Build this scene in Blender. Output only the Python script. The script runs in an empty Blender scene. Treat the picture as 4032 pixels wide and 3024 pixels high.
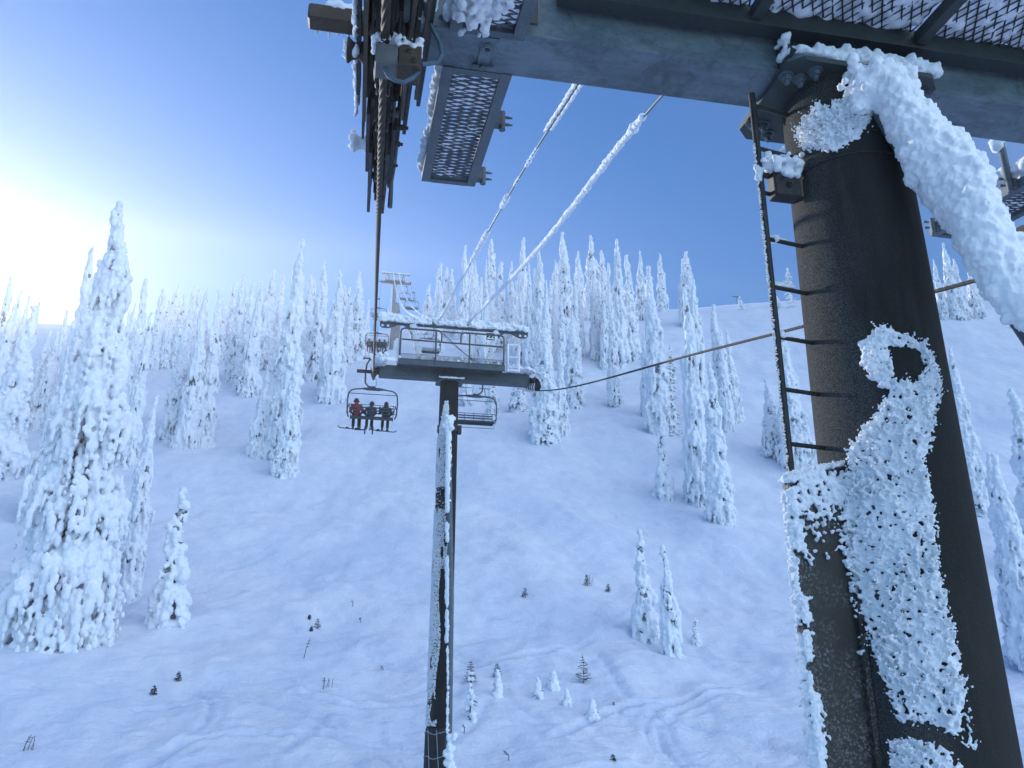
import bpy, bmesh, math, random
import numpy as np
from mathutils import Vector, Matrix, Quaternion
from math import pi, sin, cos, radians
R_ = random.Random(7)
RNG = np.random.default_rng(11)
scene = bpy.context.scene
COL = scene.collection

# ------------------------------------------------------------------ objects
def tag(o, label=None, cat=None, group=None, kind=None):
    if label: o['label'] = label
    if cat: o['category'] = cat
    if group: o['group'] = group
    if kind: o['kind'] = kind
    return o
def empty(name, loc, label, cat, group=None, rz=0.0):
    o = bpy.data.objects.new(name, None); COL.objects.link(o)
    o.location = loc; o.rotation_euler = (0, 0, rz); o.empty_display_size = .3
    return tag(o, label, cat, group)
def link_mesh(name, me, mat, parent=None, label=None):
    o = bpy.data.objects.new(name, me); COL.objects.link(o)
    if mat is not None:
        me.materials.clear()
        for m in (mat if isinstance(mat, (list, tuple)) else [mat]): me.materials.append(m)
    if parent is not None: o.parent = parent
    if label: o['label'] = label
    return o
def mesh_np(verts, faces, smooth=True):
    """verts (N,3), faces (M,k) with constant k"""
    verts = np.asarray(verts, np.float32); faces = np.asarray(faces, np.int32)
    me = bpy.data.meshes.new('m'); n, k = faces.shape
    me.vertices.add(len(verts)); me.vertices.foreach_set('co', verts.ravel())
    me.loops.add(n*k); me.loops.foreach_set('vertex_index', faces.ravel())
    me.polygons.add(n); me.polygons.foreach_set('loop_start', np.arange(0, n*k, k, dtype=np.int32))
    try: me.polygons.foreach_set('loop_total', np.full(n, k, np.int32))
    except Exception: pass
    me.polygons.foreach_set('use_smooth', np.full(n, smooth, bool))
    me.update(calc_edges=True); me.validate()
    return me
class MB:
    """collects simple solids into one mesh"""
    def __init__(s): s.v = []; s.f = []; s.sm = []
    def add(s, vs, fs, smooth=False):
        o = len(s.v); s.v += [tuple(map(float, p)) for p in vs]
        s.f += [tuple(i+o for i in f) for f in fs]; s.sm += [smooth]*len(fs)
        return s
    def box(s, c, d, rot=None, bev=0.0):
        hx, hy, hz = d[0]/2, d[1]/2, d[2]/2
        c = Vector(c)
        if bev <= 0:
            P = [Vector((x, y, z)) for z in (-hz, hz) for y in (-hy, hy) for x in (-hx, hx)]
            F = [(0,2,3,1),(4,5,7,6),(0,1,5,4),(2,6,7,3),(0,4,6,2),(1,3,7,5)]
        else:
            bm = bmesh.new(); bmesh.ops.create_cube(bm, size=1)
            for v in bm.verts: v.co = Vector((v.co.x*d[0], v.co.y*d[1], v.co.z*d[2]))
            bmesh.ops.bevel(bm, geom=bm.edges[:], offset=min(bev, min(d)*.45), segments=1, affect='EDGES')
            bm.verts.index_update()
            P = [v.co.copy() for v in bm.verts]; F = [tuple(v.index for v in f.verts) for f in bm.faces]; bm.free()
        if rot is not None: P = [rot @ p for p in P]
        return s.add([p+c for p in P], F)
    def prism(s, pts, a, b, axis='Y'):
        """polygon pts (2d) extruded from a to b along axis"""
        n = len(pts)
        def mk(p, t):
            return {'Y': (p[0], t, p[1]), 'X': (t, p[0], p[1]), 'Z': (p[0], p[1], t)}[axis]
        V = [mk(p, a) for p in pts]+[mk(p, b) for p in pts]
        F = [tuple(range(n-1, -1, -1)), tuple(range(n, 2*n))]
        F += [(i, (i+1) % n, n+(i+1) % n, n+i) for i in range(n)]
        return s.add(V, F)
    def tube(s, pts, r, n=8, caps=True, smooth=True):
        pts = [Vector(p) for p in pts]; m = len(pts)
        rs = r if isinstance(r, (list, tuple)) else [r]*m
        t0 = (pts[1]-pts[0]).normalized()
        up = Vector((0, 0, 1)) if abs(t0.z) < .9 else Vector((1, 0, 0))
        nrm = (up-t0*up.dot(t0)).normalized(); V = []; pt = t0
        for i, p in enumerate(pts):
            t = (pts[min(i+1, m-1)]-pts[max(i-1, 0)]).normalized()
            q = pt.rotation_difference(t); nrm = (q @ nrm); nrm = (nrm-t*nrm.dot(t)).normalized(); pt = t
            b = t.cross(nrm)
            for k in range(n):
                a = 2*pi*k/n; V.append(p+(nrm*cos(a)+b*sin(a))*rs[i])
        F = [(i*n+k, i*n+(k+1) % n, (i+1)*n+(k+1) % n, (i+1)*n+k) for i in range(m-1) for k in range(n)]
        s.add(V, F, smooth)
        if caps: s.add(V[:n], [tuple(range(n-1, -1, -1))]); s.add(V[-n:], [tuple(range(n))])
        return s
    def lathe(s, prof, o, axis='Z', n=20, smooth=True):
        o = Vector(o); V = []
        for (r, h) in prof:
            for k in range(n):
                a = 2*pi*k/n; c, d = r*cos(a), r*sin(a)
                V.append(o+Vector({'Z': (c, d, h), 'X': (h, c, d), 'Y': (d, h, c)}[axis]))
        m = len(prof)
        F = [(i*n+k, i*n+(k+1) % n, (i+1)*n+(k+1) % n, (i+1)*n+k) for i in range(m-1) for k in range(n)]
        s.add(V, F, smooth)
        s.add(V[:n], [tuple(range(n-1, -1, -1))]); s.add(V[-n:], [tuple(range(n))])
        return s
    def bolt(s, p, r=.022, h=.02, axis='Z'):
        s.lathe([(r*1.45, 0), (r*1.45, -h*.25)], p, axis, 12, False)
        s.lathe([(r, -h*.25), (r, -h), (r*.9, -h*1.1)], p, axis, 6, False)
        return s.lathe([(r*.5, -h), (r*.5, -h*1.9)], p, axis, 8, False)
    def build(s, name, mat, parent=None, label=None):
        me = bpy.data.meshes.new(name); me.from_pydata(s.v, [], s.f)
        me.polygons.foreach_set('use_smooth', np.array(s.sm, bool)); me.update()
        bm = bmesh.new(); bm.from_mesh(me); bmesh.ops.recalc_face_normals(bm, faces=bm.faces[:]); bm.to_mesh(me); bm.free()
        return link_mesh(name, me, mat, parent, label)

# ------------------------------------------------------------------ noise (numpy value noise)
_PERM = np.random.default_rng(3).permutation(256)
_VAL = np.random.default_rng(5).random(256)*2-1
def vnoise(x, y, z=None):
    xi = np.floor(x).astype(int); yi = np.floor(y).astype(int)
    fx = x-xi; fy = y-yi; fx = fx*fx*fx*(fx*(fx*6-15)+10); fy = fy*fy*fy*(fy*(fy*6-15)+10)
    h = lambda a, b: _VAL[_PERM[(_PERM[a & 255]+b) & 255]]
    n = (h(xi, yi)*(1-fx)+h(xi+1, yi)*fx)*(1-fy)+(h(xi, yi+1)*(1-fx)+h(xi+1, yi+1)*fx)*fy
    return n
def fbm(x, y, o=4, g=.5):
    a, s, t = 1., 1., 0.
    for i in range(o):
        t = t+a*vnoise(x*s+17.3*i, y*s-9.1*i); a *= g; s *= 2.03
    return t

# ------------------------------------------------------------------ snow lumps
def ico(sub):
    bm = bmesh.new(); bmesh.ops.create_icosphere(bm, subdivisions=sub, radius=1.0)
    bm.verts.index_update()
    v = np.array([q.co[:] for q in bm.verts]); f = np.array([[q.index for q in t.verts] for t in bm.faces]); bm.free()
    return v, f
ICO1 = ico(1); ICO2 = ico(2)
def spheres_mesh(C, S, tmpl=None):
    """C (n,3) centres, S (n,3) radii -> one mesh of ellipsoids"""
    v, f = tmpl or ICO1
    C = np.asarray(C, float); S = np.asarray(S, float)
    V = (v[None]*S[:, None, :]+C[:, None, :]).reshape(-1, 3)
    F = (f[None]+(np.arange(len(C))*len(v))[:, None, None]).reshape(-1, 3)
    return mesh_np(V, F)
_TEX = {}
def cloud_tex(size, depth=3):
    k = (size, depth)
    if k not in _TEX:
        t = bpy.data.textures.new('clouds', 'CLOUDS'); t.noise_scale = size; t.noise_depth = depth; t.noise_basis = 'ORIGINAL_PERLIN'
        _TEX[k] = t
    return _TEX[k]
def fuse(me, voxel, disp=()):
    """union of a lump mesh by voxel remesh + noise displacement"""
    o = bpy.data.objects.new('t', me); COL.objects.link(o)
    m = o.modifiers.new('r', 'REMESH'); m.mode = 'VOXEL'; m.voxel_size = voxel; m.use_smooth_shade = True
    for (size, strength) in disp:
        d = o.modifiers.new('d', 'DISPLACE'); d.texture = cloud_tex(size); d.strength = strength; d.mid_level = .5
        d.texture_coords = 'LOCAL'
    dg = bpy.context.evaluated_depsgraph_get(); dg.update()
    r = bpy.data.meshes.new_from_object(o.evaluated_get(dg))
    bpy.data.objects.remove(o); bpy.data.meshes.remove(me)
    r.polygons.foreach_set('use_smooth', np.ones(len(r.polygons), bool)); r.update()
    return r
def lumps(name, C, S, voxel, disp, mat, parent=None, label=None):
    return link_mesh(name, fuse(spheres_mesh(C, S), voxel, disp), mat, parent, label)
def crust_along(pts, r, step, jit, seed, off=(0, 0, 0)):
    """blob centres/radii strung along a polyline"""
    rg = np.random.default_rng(seed); C = []; S = []
    pts = [np.array(p, float) for p in pts]
    for a, b in zip(pts[:-1], pts[1:]):
        L = np.linalg.norm(b-a); n = max(1, int(L/step))
        for i in range(n):
            p = a+(b-a)*((i+rg.random())/n)
            rr = r*(1+jit*rg.normal()*.5); rr = max(rr, r*.45)
            C.append(p+np.array(off)*r+rg.normal(size=3)*r*.25*jit); S.append(np.array([1, 1, 1])*rr*(1+.25*rg.normal(size=3)*jit))
    return C, S
# faceted frost grains glued to a surface
_GR = []
for q in range(6):
    v, f = ICO1; g = np.random.default_rng(40+q)
    _GR.append((v*(1+.38*g.normal(size=(len(v), 1))), f))
def grains(name, P, N, size, mat, parent=None, seed=1, stretch=1.4, label=None):
    """P points, N outward normals; little rime feathers leaning out of the surface"""
    g = np.random.default_rng(seed); P = np.asarray(P, float); N = np.asarray(N, float); VV = []; FF = []; o = 0
    sz = np.asarray(size, float)*np.ones(len(P))
    for i in range(len(P)):
        v, f = _GR[g.integers(6)]
        n = N[i]+g.normal(size=3)*.45; n /= np.linalg.norm(n)
        q = Vector((0, 0, 1)).rotation_difference(Vector(n)) @ Quaternion((0, 0, 1), g.random()*6.28)
        M = np.array(q.to_matrix()); s = sz[i]*(.65+.7*g.random())
        VV.append((v*np.array([s*.8, s*.8*(.7+.6*g.random()), s*stretch])) @ M.T+P[i]+n*s*.35)
        FF.append(f+o); o += len(v)
    return link_mesh(name, mesh_np(np.concatenate(VV), np.concatenate(FF), True), mat, parent, label)

# ------------------------------------------------------------------ materials
class NT:
    def __init__(s, name):
        s.m = bpy.data.materials.new(name); s.m.use_nodes = True; s.t = s.m.node_tree; s.t.nodes.clear()
        s.out = s.n('ShaderNodeOutputMaterial'); s.b = s.n('ShaderNodeBsdfPrincipled'); s.l(s.b.outputs[0], s.out.inputs[0])
        s.co = s.n('ShaderNodeTexCoord')
    def n(s, t, **k):
        q = s.t.nodes.new(t)
        for a, b in k.items(): setattr(q, a, b)
        return q
    def l(s, a, b): s.t.links.new(a, b)
    def noise(s, scale, detail=4, rough=.55, coord='Object', stretch=None, dist=0):
        q = s.n('ShaderNodeTexNoise'); q.inputs['Scale'].default_value = scale; q.inputs['Detail'].default_value = detail
        q.inputs['Roughness'].default_value = rough; q.inputs['Distortion'].default_value = dist
        src = s.co.outputs[coord]
        if stretch:
            mp = s.n('ShaderNodeMapping'); mp.inputs['Scale'].default_value = stretch; s.l(src, mp.inputs[0]); src = mp.outputs[0]
        s.l(src, q.inputs['Vector']); return q.outputs[0]
    def ramp(s, fac, stops):
        q = s.n('ShaderNodeValToRGB'); e = q.color_ramp.elements
        while len(e) < len(stops): e.new(.5)
        for i, (p, c) in enumerate(stops):
            e[i].position = p; e[i].color = (c if len(c) == 4 else (*c, 1)) if isinstance(c, (tuple, list)) else (c, c, c, 1)
        s.l(fac, q.inputs[0]); return q.outputs[0]
    def mix(s, fac, a, b):
        q = s.n('ShaderNodeMix'); q.data_type = 'RGBA'
        for v, i in ((fac, 0), (a, 6), (b, 7)):
            if hasattr(v, 'is_linked'): s.l(v, q.inputs[i])
            elif isinstance(v, (int, float)): q.inputs[i].default_value = v
            else: q.inputs[i].default_value = (*v, 1)
        return q.outputs[2]
    def math(s, op, a, b=0.0):
        q = s.n('ShaderNodeMath', operation=op)
        for v, i in ((a, 0), (b, 1)):
            if hasattr(v, 'is_linked'): s.l(v, q.inputs[i])
            else: q.inputs[i].default_value = v
        return q.outputs[0]
    def set(s, col=None, rough=None, metal=None, spec=None):
        for v, k in ((col, 'Base Color'), (rough, 'Roughness'), (metal, 'Metallic'), (spec, 'Specular IOR Level')):
            if v is None: continue
            if hasattr(v, 'is_linked'): s.l(v, s.b.inputs[k])
            elif isinstance(v, (tuple, list)): s.b.inputs[k].default_value = (*v, 1)
            else: s.b.inputs[k].default_value = v
        return s
    def bump(s, h, strength=.3, dist=.02):
        q = s.n('ShaderNodeBump'); q.inputs['Strength'].default_value = strength; q.inputs['Distance'].default_value = dist
        s.l(h, q.inputs['Height']); s.l(q.outputs[0], s.b.inputs['Normal']); return s
def steel(name, a, b, scale=6, rough=(.45, .7), frost=0.0, metal=0.0, streak=None, stain=0.0):
    t = NT(name); n = t.noise(scale, 6, .62, stretch=streak); n2 = t.noise(scale*9, 3, .6)
    c = t.mix(t.ramp(n, [(.32, 0.), (.68, 1.)]), a, b)
    c = t.mix(t.ramp(n2, [(.45, 0.), (.75, .35)]), c, tuple(x*.55 for x in a))
    if stain > 0:
        s1 = t.noise(4.5, 6, .7, dist=.8); s2 = t.noise(1.1, 5, .65, stretch=(1, 3, 3)); s3 = t.noise(26, 3, .6)
        c = t.mix(t.math('MULTIPLY', t.ramp(s1, [(.52, 0.), (.66, 1.)]), stain), c, (.022, .024, .024))
        c = t.mix(t.math('MULTIPLY', t.ramp(s2, [(.50, 0.), (.64, 1.)]), stain*.7), c, tuple(x*1.7 for x in b))
        c = t.mix(t.math('MULTIPLY', t.ramp(s3, [(.66, 0.), (.72, 1.)]), stain*.8), c, (.02, .018, .015))
    if frost > 0:
        fz = t.noise(scale*14, 4, .7); fl = t.noise(scale*.8, 3)
        k = t.math('MULTIPLY', t.ramp(fz, [(.50, 0.), (.62, 1.)]), t.ramp(fl, [(.38, 0.), (.7, frost)]))
        c = t.mix(k, c, (.72, .75, .8))
    t.set(c, t.ramp(n, [(.3, rough[0]), (.7, rough[1])]), metal, .4); t.bump(n2, .12, .004)
    return t.m
def flat(name, c, rough=.6, var=.25, scale=8, metal=0, spec=.4):
    t = NT(name); n = t.noise(scale, 4)
    t.set(t.mix(t.ramp(n, [(.3, 0.), (.7, 1.)]), tuple(x*(1-var) for x in c), tuple(min(1, x*(1+var)) for x in c)), rough, metal, spec)
    t.bump(n, .1, .003)
    return t.m
def snowmat(name, c, fine, dist, c2=None, med=None):
    t = NT(name); n = t.noise(fine, 5, .65); n2 = t.noise(med or fine*.12, 4, .6)
    t.set(t.mix(t.ramp(n2, [(.35, 0.), (.65, 1.)]), c2 or tuple(x*.93 for x in c), c), .75, 0, .25)
    h = t.math('ADD', t.math('MULTIPLY', n, .6), n2); t.bump(h, .55, dist)
    return t.m
M = {}
M['tree_snow'] = snowmat('tree_snow', (.86, .88, .92), 9, .06, (.76, .79, .85))
M['rime'] = snowmat('rime', (.83, .85, .88), 60, .012, (.74, .77, .82))
M['arm_snow'] = snowmat('arm_snow', (.93, .93, .95), 34, .02, (.88, .89, .92), 7)
M['clump'] = snowmat('clump', (.88, .90, .93), 34, .02, (.80, .83, .88), 7)
# dark foliage with frost
t = NT('foliage'); n = t.noise(5, 5, .7); n2 = t.noise(1.2, 3)
c = t.mix(t.ramp(n2, [(.3, 0.), (.7, 1.)]), (.065, .08, .078), (.14, .155, .15))
c = t.mix(t.ramp(n, [(.47, 0.), (.66, .85)]), c, (.66, .70, .75)); t.set(c, .9, 0, .1); t.bump(n, .6, .08); M['foliage'] = t.m
t = NT('twig'); n = t.noise(14, 4); t.set(t.mix(t.ramp(n, [(.45, 0.), (.7, .6)]), (.05, .06, .06), (.45, .48, .52)), .9, 0, .1); M['twig'] = t.m
M['bark'] = flat('bark', (.07, .06, .055), .9, .4, 6)
M['pole'] = None
t = NT('pole_steel'); n = t.noise(130, 5, .75); big = t.noise(2.2, 4, .6, stretch=(1, 1, .35)); sp = t.n('ShaderNodeSeparateXYZ'); t.l(t.co.outputs['Object'], sp.inputs[0])
side = t.math('ADD', t.math('MULTIPLY', sp.outputs[0], -1.7), t.math('MULTIPLY', big, .9))   # frost clings to the windward (-X) flank
k = t.math('MULTIPLY', t.ramp(n, [(.44, 0.), (.60, 1.)]), t.ramp(side, [(.72, 0.), (1.25, .34)]))
c = t.mix(t.ramp(big, [(.3, 0.), (.7, 1.)]), (.019, .0185, .018), (.033, .032, .0305))
stv = t.noise(9, 5, .7, stretch=(1, 1, .12)); c = t.mix(t.ramp(stv, [(.52, 0.), (.75, .5)]), c, (.045, .0445, .044)); spk = t.noise(260, 2, .6); c = t.mix(t.ramp(spk, [(.60, 0.), (.72, .45)]), c, (.16, .155, .15))
t.set(t.mix(k, c, (.22, .22, .22)), .85, 0, .12); t.bump(n, .25, .004); M['pole'] = t.m
M['guard'] = steel('guard_steel', (.022, .020, .017), (.045, .041, .034), 5, (.55, .75), .32)
M['beam'] = steel('beam_paint', (.085, .12, .14), (.17, .22, .25), 2.6, (.5, .7), 0, 0, (1, 2.5, 2.5), .4)
M['channel'] = steel('channel_paint', (.034, .043, .043), (.055, .067, .066), 3, (.5, .65), 0)
M['galv'] = steel('galvanised', (.07, .092, .105), (.12, .15, .165), 7, (.45, .6), .08)
M['dark'] = steel('dark_steel', (.012, .012, .012), (.026, .024, .022), 9, (.5, .7), .12)
M['rust'] = steel('brown_steel', (.035, .025, .016), (.075, .052, .03), 9, (.5, .75), .10)
M['rope'] = flat('rope_steel', (.05, .042, .032), .7, .4, 18, .0, .25)
M['rope_far'] = flat('rope_steel_far', (.06, .06, .06), .6, .3, 3)
M['rubber'] = flat('black_rubber', (.018, .018, .019), .7, .3, 12)
M['hose'] = flat('blue_grey_hose', (.07, .12, .16), .6, .25, 20)
M['boxgrey'] = flat('grey_box', (.12, .125, .125), .6, .3, 9)
M['chair'] = steel('chair_paint', (.028, .040, .052), (.05, .066, .082), 4, (.5, .65), .10)
M['chair_far'] = steel('chair_paint_far', (.05, .06, .075), (.08, .10, .12), 4, (.5, .65), 0)
M['far_tower'] = flat('haze_grey', (.26, .26, .27), .7, .25, 2)  # far tower's grey lightened to stand in for the haze before it
M['slab'] = flat('seat_plastic', (.045, .05, .055), .6, .3, 5)
M['gantry'] = steel('gantry_paint', (.038, .055, .068), (.066, .094, .115), 2.2, (.5, .65), .16)
M['white_bar'] = snowmat('frosted_bar', (.80, .83, .88), 14, .02, (.6, .64, .7))
M['plate'] = flat('black_plate', (.012, .012, .013), .6, .2)
M['digit'] = flat('white_digit', (.8, .8, .8), .6, .05)
M['pad'] = flat('black_pad', (.022, .022, .024), .7, .4, 5)
M['cord'] = flat('pale_cord', (.34, .36, .38), .7, .2)
for k, cc in dict(red=(.32, .022, .02), navy=(.035, .055, .085), black=(.014, .014, .015), black2=(.028, .027, .026), helmet=(.04, .045, .055), skin=(.5, .33, .26), boot=(.09, .09, .1), board=(.03, .035, .045), brightred=(.55, .03, .035), white=(.75, .75, .76), hood=(.05, .04, .04), tan=(.2, .19, .18), ski=(.06, .07, .085)).items():
    M[k] = flat('cloth_'+k if k not in ('helmet', 'boot', 'board', 'ski', 'skin') else 'surface_'+k, cc, .75, .2, 30)

# ------------------------------------------------------------------ ground
GY = [-60,-10,4,28.3,45,60,80,100,125,150,175,195,212,240,330]
GZ = [-16,-11.2,-9.4,-4.3,0.6,6.3,15.6,27,41.5,56.5,70,77.8,81.2,82.5,79]
def pchip(xk, yk, x):
    xk = np.array(xk, float); yk = np.array(yk, float); h = np.diff(xk); d = np.diff(yk)/h
    m = np.zeros_like(xk); m[0] = d[0]; m[-1] = d[-1]
    for i in range(1, len(xk)-1):
        if d[i-1]*d[i] > 0:
            w1 = 2*h[i]+h[i-1]; w2 = h[i]+2*h[i-1]; m[i] = (w1+w2)/(w1/d[i-1]+w2/d[i])
    x = np.clip(x, xk[0], xk[-1]); i = np.clip(np.searchsorted(xk, x)-1, 0, len(h)-1)
    t = (x-xk[i])/h[i]; t2 = t*t; t3 = t2*t
    return (2*t3-3*t2+1)*yk[i]+(t3-2*t2+t)*h[i]*m[i]+(-2*t3+3*t2)*yk[i+1]+(t3-t2)*h[i]*m[i+1]
def sstep(t): t = np.clip(t, 0, 1); return t*t*(3-2*t)
def ground(x, y):
    x = np.asarray(x, float); y = np.asarray(y, float)
    z = pchip(GY, GZ, y)+(.11*x+.06*np.sqrt(x*x+100)-.6)*sstep((y-30)/140)
    near = 1-.6*sstep((y-120)/60)
    z = z+near*(.65*fbm(x*.07+3, y*.07, 2)+.32*fbm(x*.22, y*.16+7, 3)+.05*fbm(x*.9, y*.7, 3))
    # wind-ribbed crust and soft humps around the big tree and below it
    z = z+1.1*np.exp(-((x+12.5)**2/30+(y-43)**2/14))+.5*np.exp(-((x-30)**2/60+(y-66)**2/20))
    z = z+.45*np.exp(-((x-16.5)**2/9+(y-44)**2/5))
    return z
def gz(x, y): return float(ground(np.array([x]), np.array([y]))[0])
# ski tracks carved into the lower slope
TRACKS = []
_tr = np.random.default_rng(21)
def track(p, w=.16, d=.07): TRACKS.append((np.array(p, float), w, d))
def arc(cx, cy, r, a0, a1, n=14): return [(cx+r*cos(radians(a0+(a1-a0)*i/n)), cy+r*sin(radians(a0+(a1-a0)*i/n))*.8) for i in range(n+1)]
for (cx, cy, r, a0, a1) in ((1.0, 41, 3.4, -160, 20), (1.2, 40.6, 4.2, -140, 10), (20, 33, 7.5, 95, 190), (20.4, 33.4, 8.3, 100, 185), (9, 30, 9, 10, 75), (8.6, 29.5, 9.6, 15, 70),
                            (14, 47, 9, 190, 250), (3, 52, 12, -80, -30), (-6, 33, 6, 20, 110), (25, 52, 10, 180, 250), (-14, 36, 9, -60, 30), (12, 26, 7, 40, 140), (6, 45, 5, 150, 260), (18, 30, 11, 100, 150), (-3, 30, 5, 0, 120)):
    a = arc(cx, cy, r, a0, a1); track(a, .17, .12); track([(x+.42, y+.12) for x, y in a], .15, .09)
for k in range(26):
    x0 = _tr.uniform(-12, 24); y0 = _tr.uniform(26, 62); L = _tr.uniform(2, 7); a = _tr.uniform(.5, 2.6); b = _tr.uniform(-.5, .5)
    pts = []
    for i in range(9):
        pts.append((x0, y0)); x0 += cos(a)*L/8; y0 += sin(a)*L/8; a += b/8*2
    track(pts, _tr.uniform(.12, .24), _tr.uniform(.05, .10))
def carve(X, Y):
    dz = np.zeros_like(X)
    for P, w, d in TRACKS:
        lo = P.min(0)-1; hi = P.max(0)+1
        k = np.where((X > lo[0]) & (X < hi[0]) & (Y > lo[1]) & (Y < hi[1]))
        if not len(k[0]): continue
        x = X[k]; y = Y[k]; best = np.full(x.shape, 9.)
        for a, b in zip(P[:-1], P[1:]):
            e = b-a; t = np.clip(((x-a[0])*e[0]+(y-a[1])*e[1])/(e@e+1e-9), 0, 1)
            best = np.minimum(best, np.hypot(x-a[0]-t*e[0], y-a[1]-t*e[1]))
        dz[k] += -d*np.exp(-(best/w)**2)+.45*d*np.exp(-((best-2.1*w)/(w*.8))**2)
    return dz
ys = [-45.]
while ys[-1] < 325:
    y = ys[-1]; ys.append(y+(1.5 if y < 14 else .16+max(0, y-34)*.0085))
ys = np.array(ys); us = np.concatenate([np.linspace(-3.4, -.62, 70, endpoint=False), np.linspace(-.62, 1.05, 460, endpoint=False), np.linspace(1.05, 3.2, 60)])
YY, UU = np.meshgrid(ys, us, indexing='ij'); XX = UU*(np.maximum(YY, -5)+14)
ZZ = ground(XX, YY)
win = sstep((YY-18)/8)*(1-sstep((YY-75)/40))
CV = carve(XX, YY)*win
ZZ = ZZ+CV+win*((.04*fbm(XX*1.7+YY*.5, YY*3.1, 3)+.03*np.maximum(0, fbm(XX*4.1, YY*4.7, 2)))
             +.10*np.maximum(0, fbm(XX*1.1+5, YY*1.3, 3)-.35)*sstep((46-YY)/10))
nx = len(us); ny = len(ys); idx = np.arange(nx*ny).reshape(ny, nx)
F = np.stack([idx[:-1, :-1], idx[:-1, 1:], idx[1:, 1:], idx[1:, :-1]], -1).reshape(-1, 4)
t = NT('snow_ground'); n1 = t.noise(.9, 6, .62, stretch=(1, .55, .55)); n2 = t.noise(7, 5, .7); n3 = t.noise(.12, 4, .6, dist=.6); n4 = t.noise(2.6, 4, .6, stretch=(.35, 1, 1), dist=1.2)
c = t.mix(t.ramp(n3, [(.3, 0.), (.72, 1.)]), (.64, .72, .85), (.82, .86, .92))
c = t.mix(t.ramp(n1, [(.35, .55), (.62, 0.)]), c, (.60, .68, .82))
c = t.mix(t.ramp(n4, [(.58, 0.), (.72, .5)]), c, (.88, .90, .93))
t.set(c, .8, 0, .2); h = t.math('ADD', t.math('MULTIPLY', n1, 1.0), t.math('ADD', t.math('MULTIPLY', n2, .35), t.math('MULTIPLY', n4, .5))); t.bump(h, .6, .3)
at_ = t.n('ShaderNodeAttribute', attribute_name='packed'); c = t.mix(t.math('MULTIPLY', at_.outputs['Fac'], .75), c, (.55, .65, .82)); t.set(c)  # packed-snow tint in grooves, also standing in for shade the flat light lacks
M['snow_ground'] = t.m
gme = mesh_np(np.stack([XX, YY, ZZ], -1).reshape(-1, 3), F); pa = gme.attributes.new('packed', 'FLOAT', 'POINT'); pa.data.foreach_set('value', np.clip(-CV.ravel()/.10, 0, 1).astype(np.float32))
tag(link_mesh('snow_slope', gme, M['snow_ground']), 'open snow covered ski slope rising to the ridge', None, None, 'structure')

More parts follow.
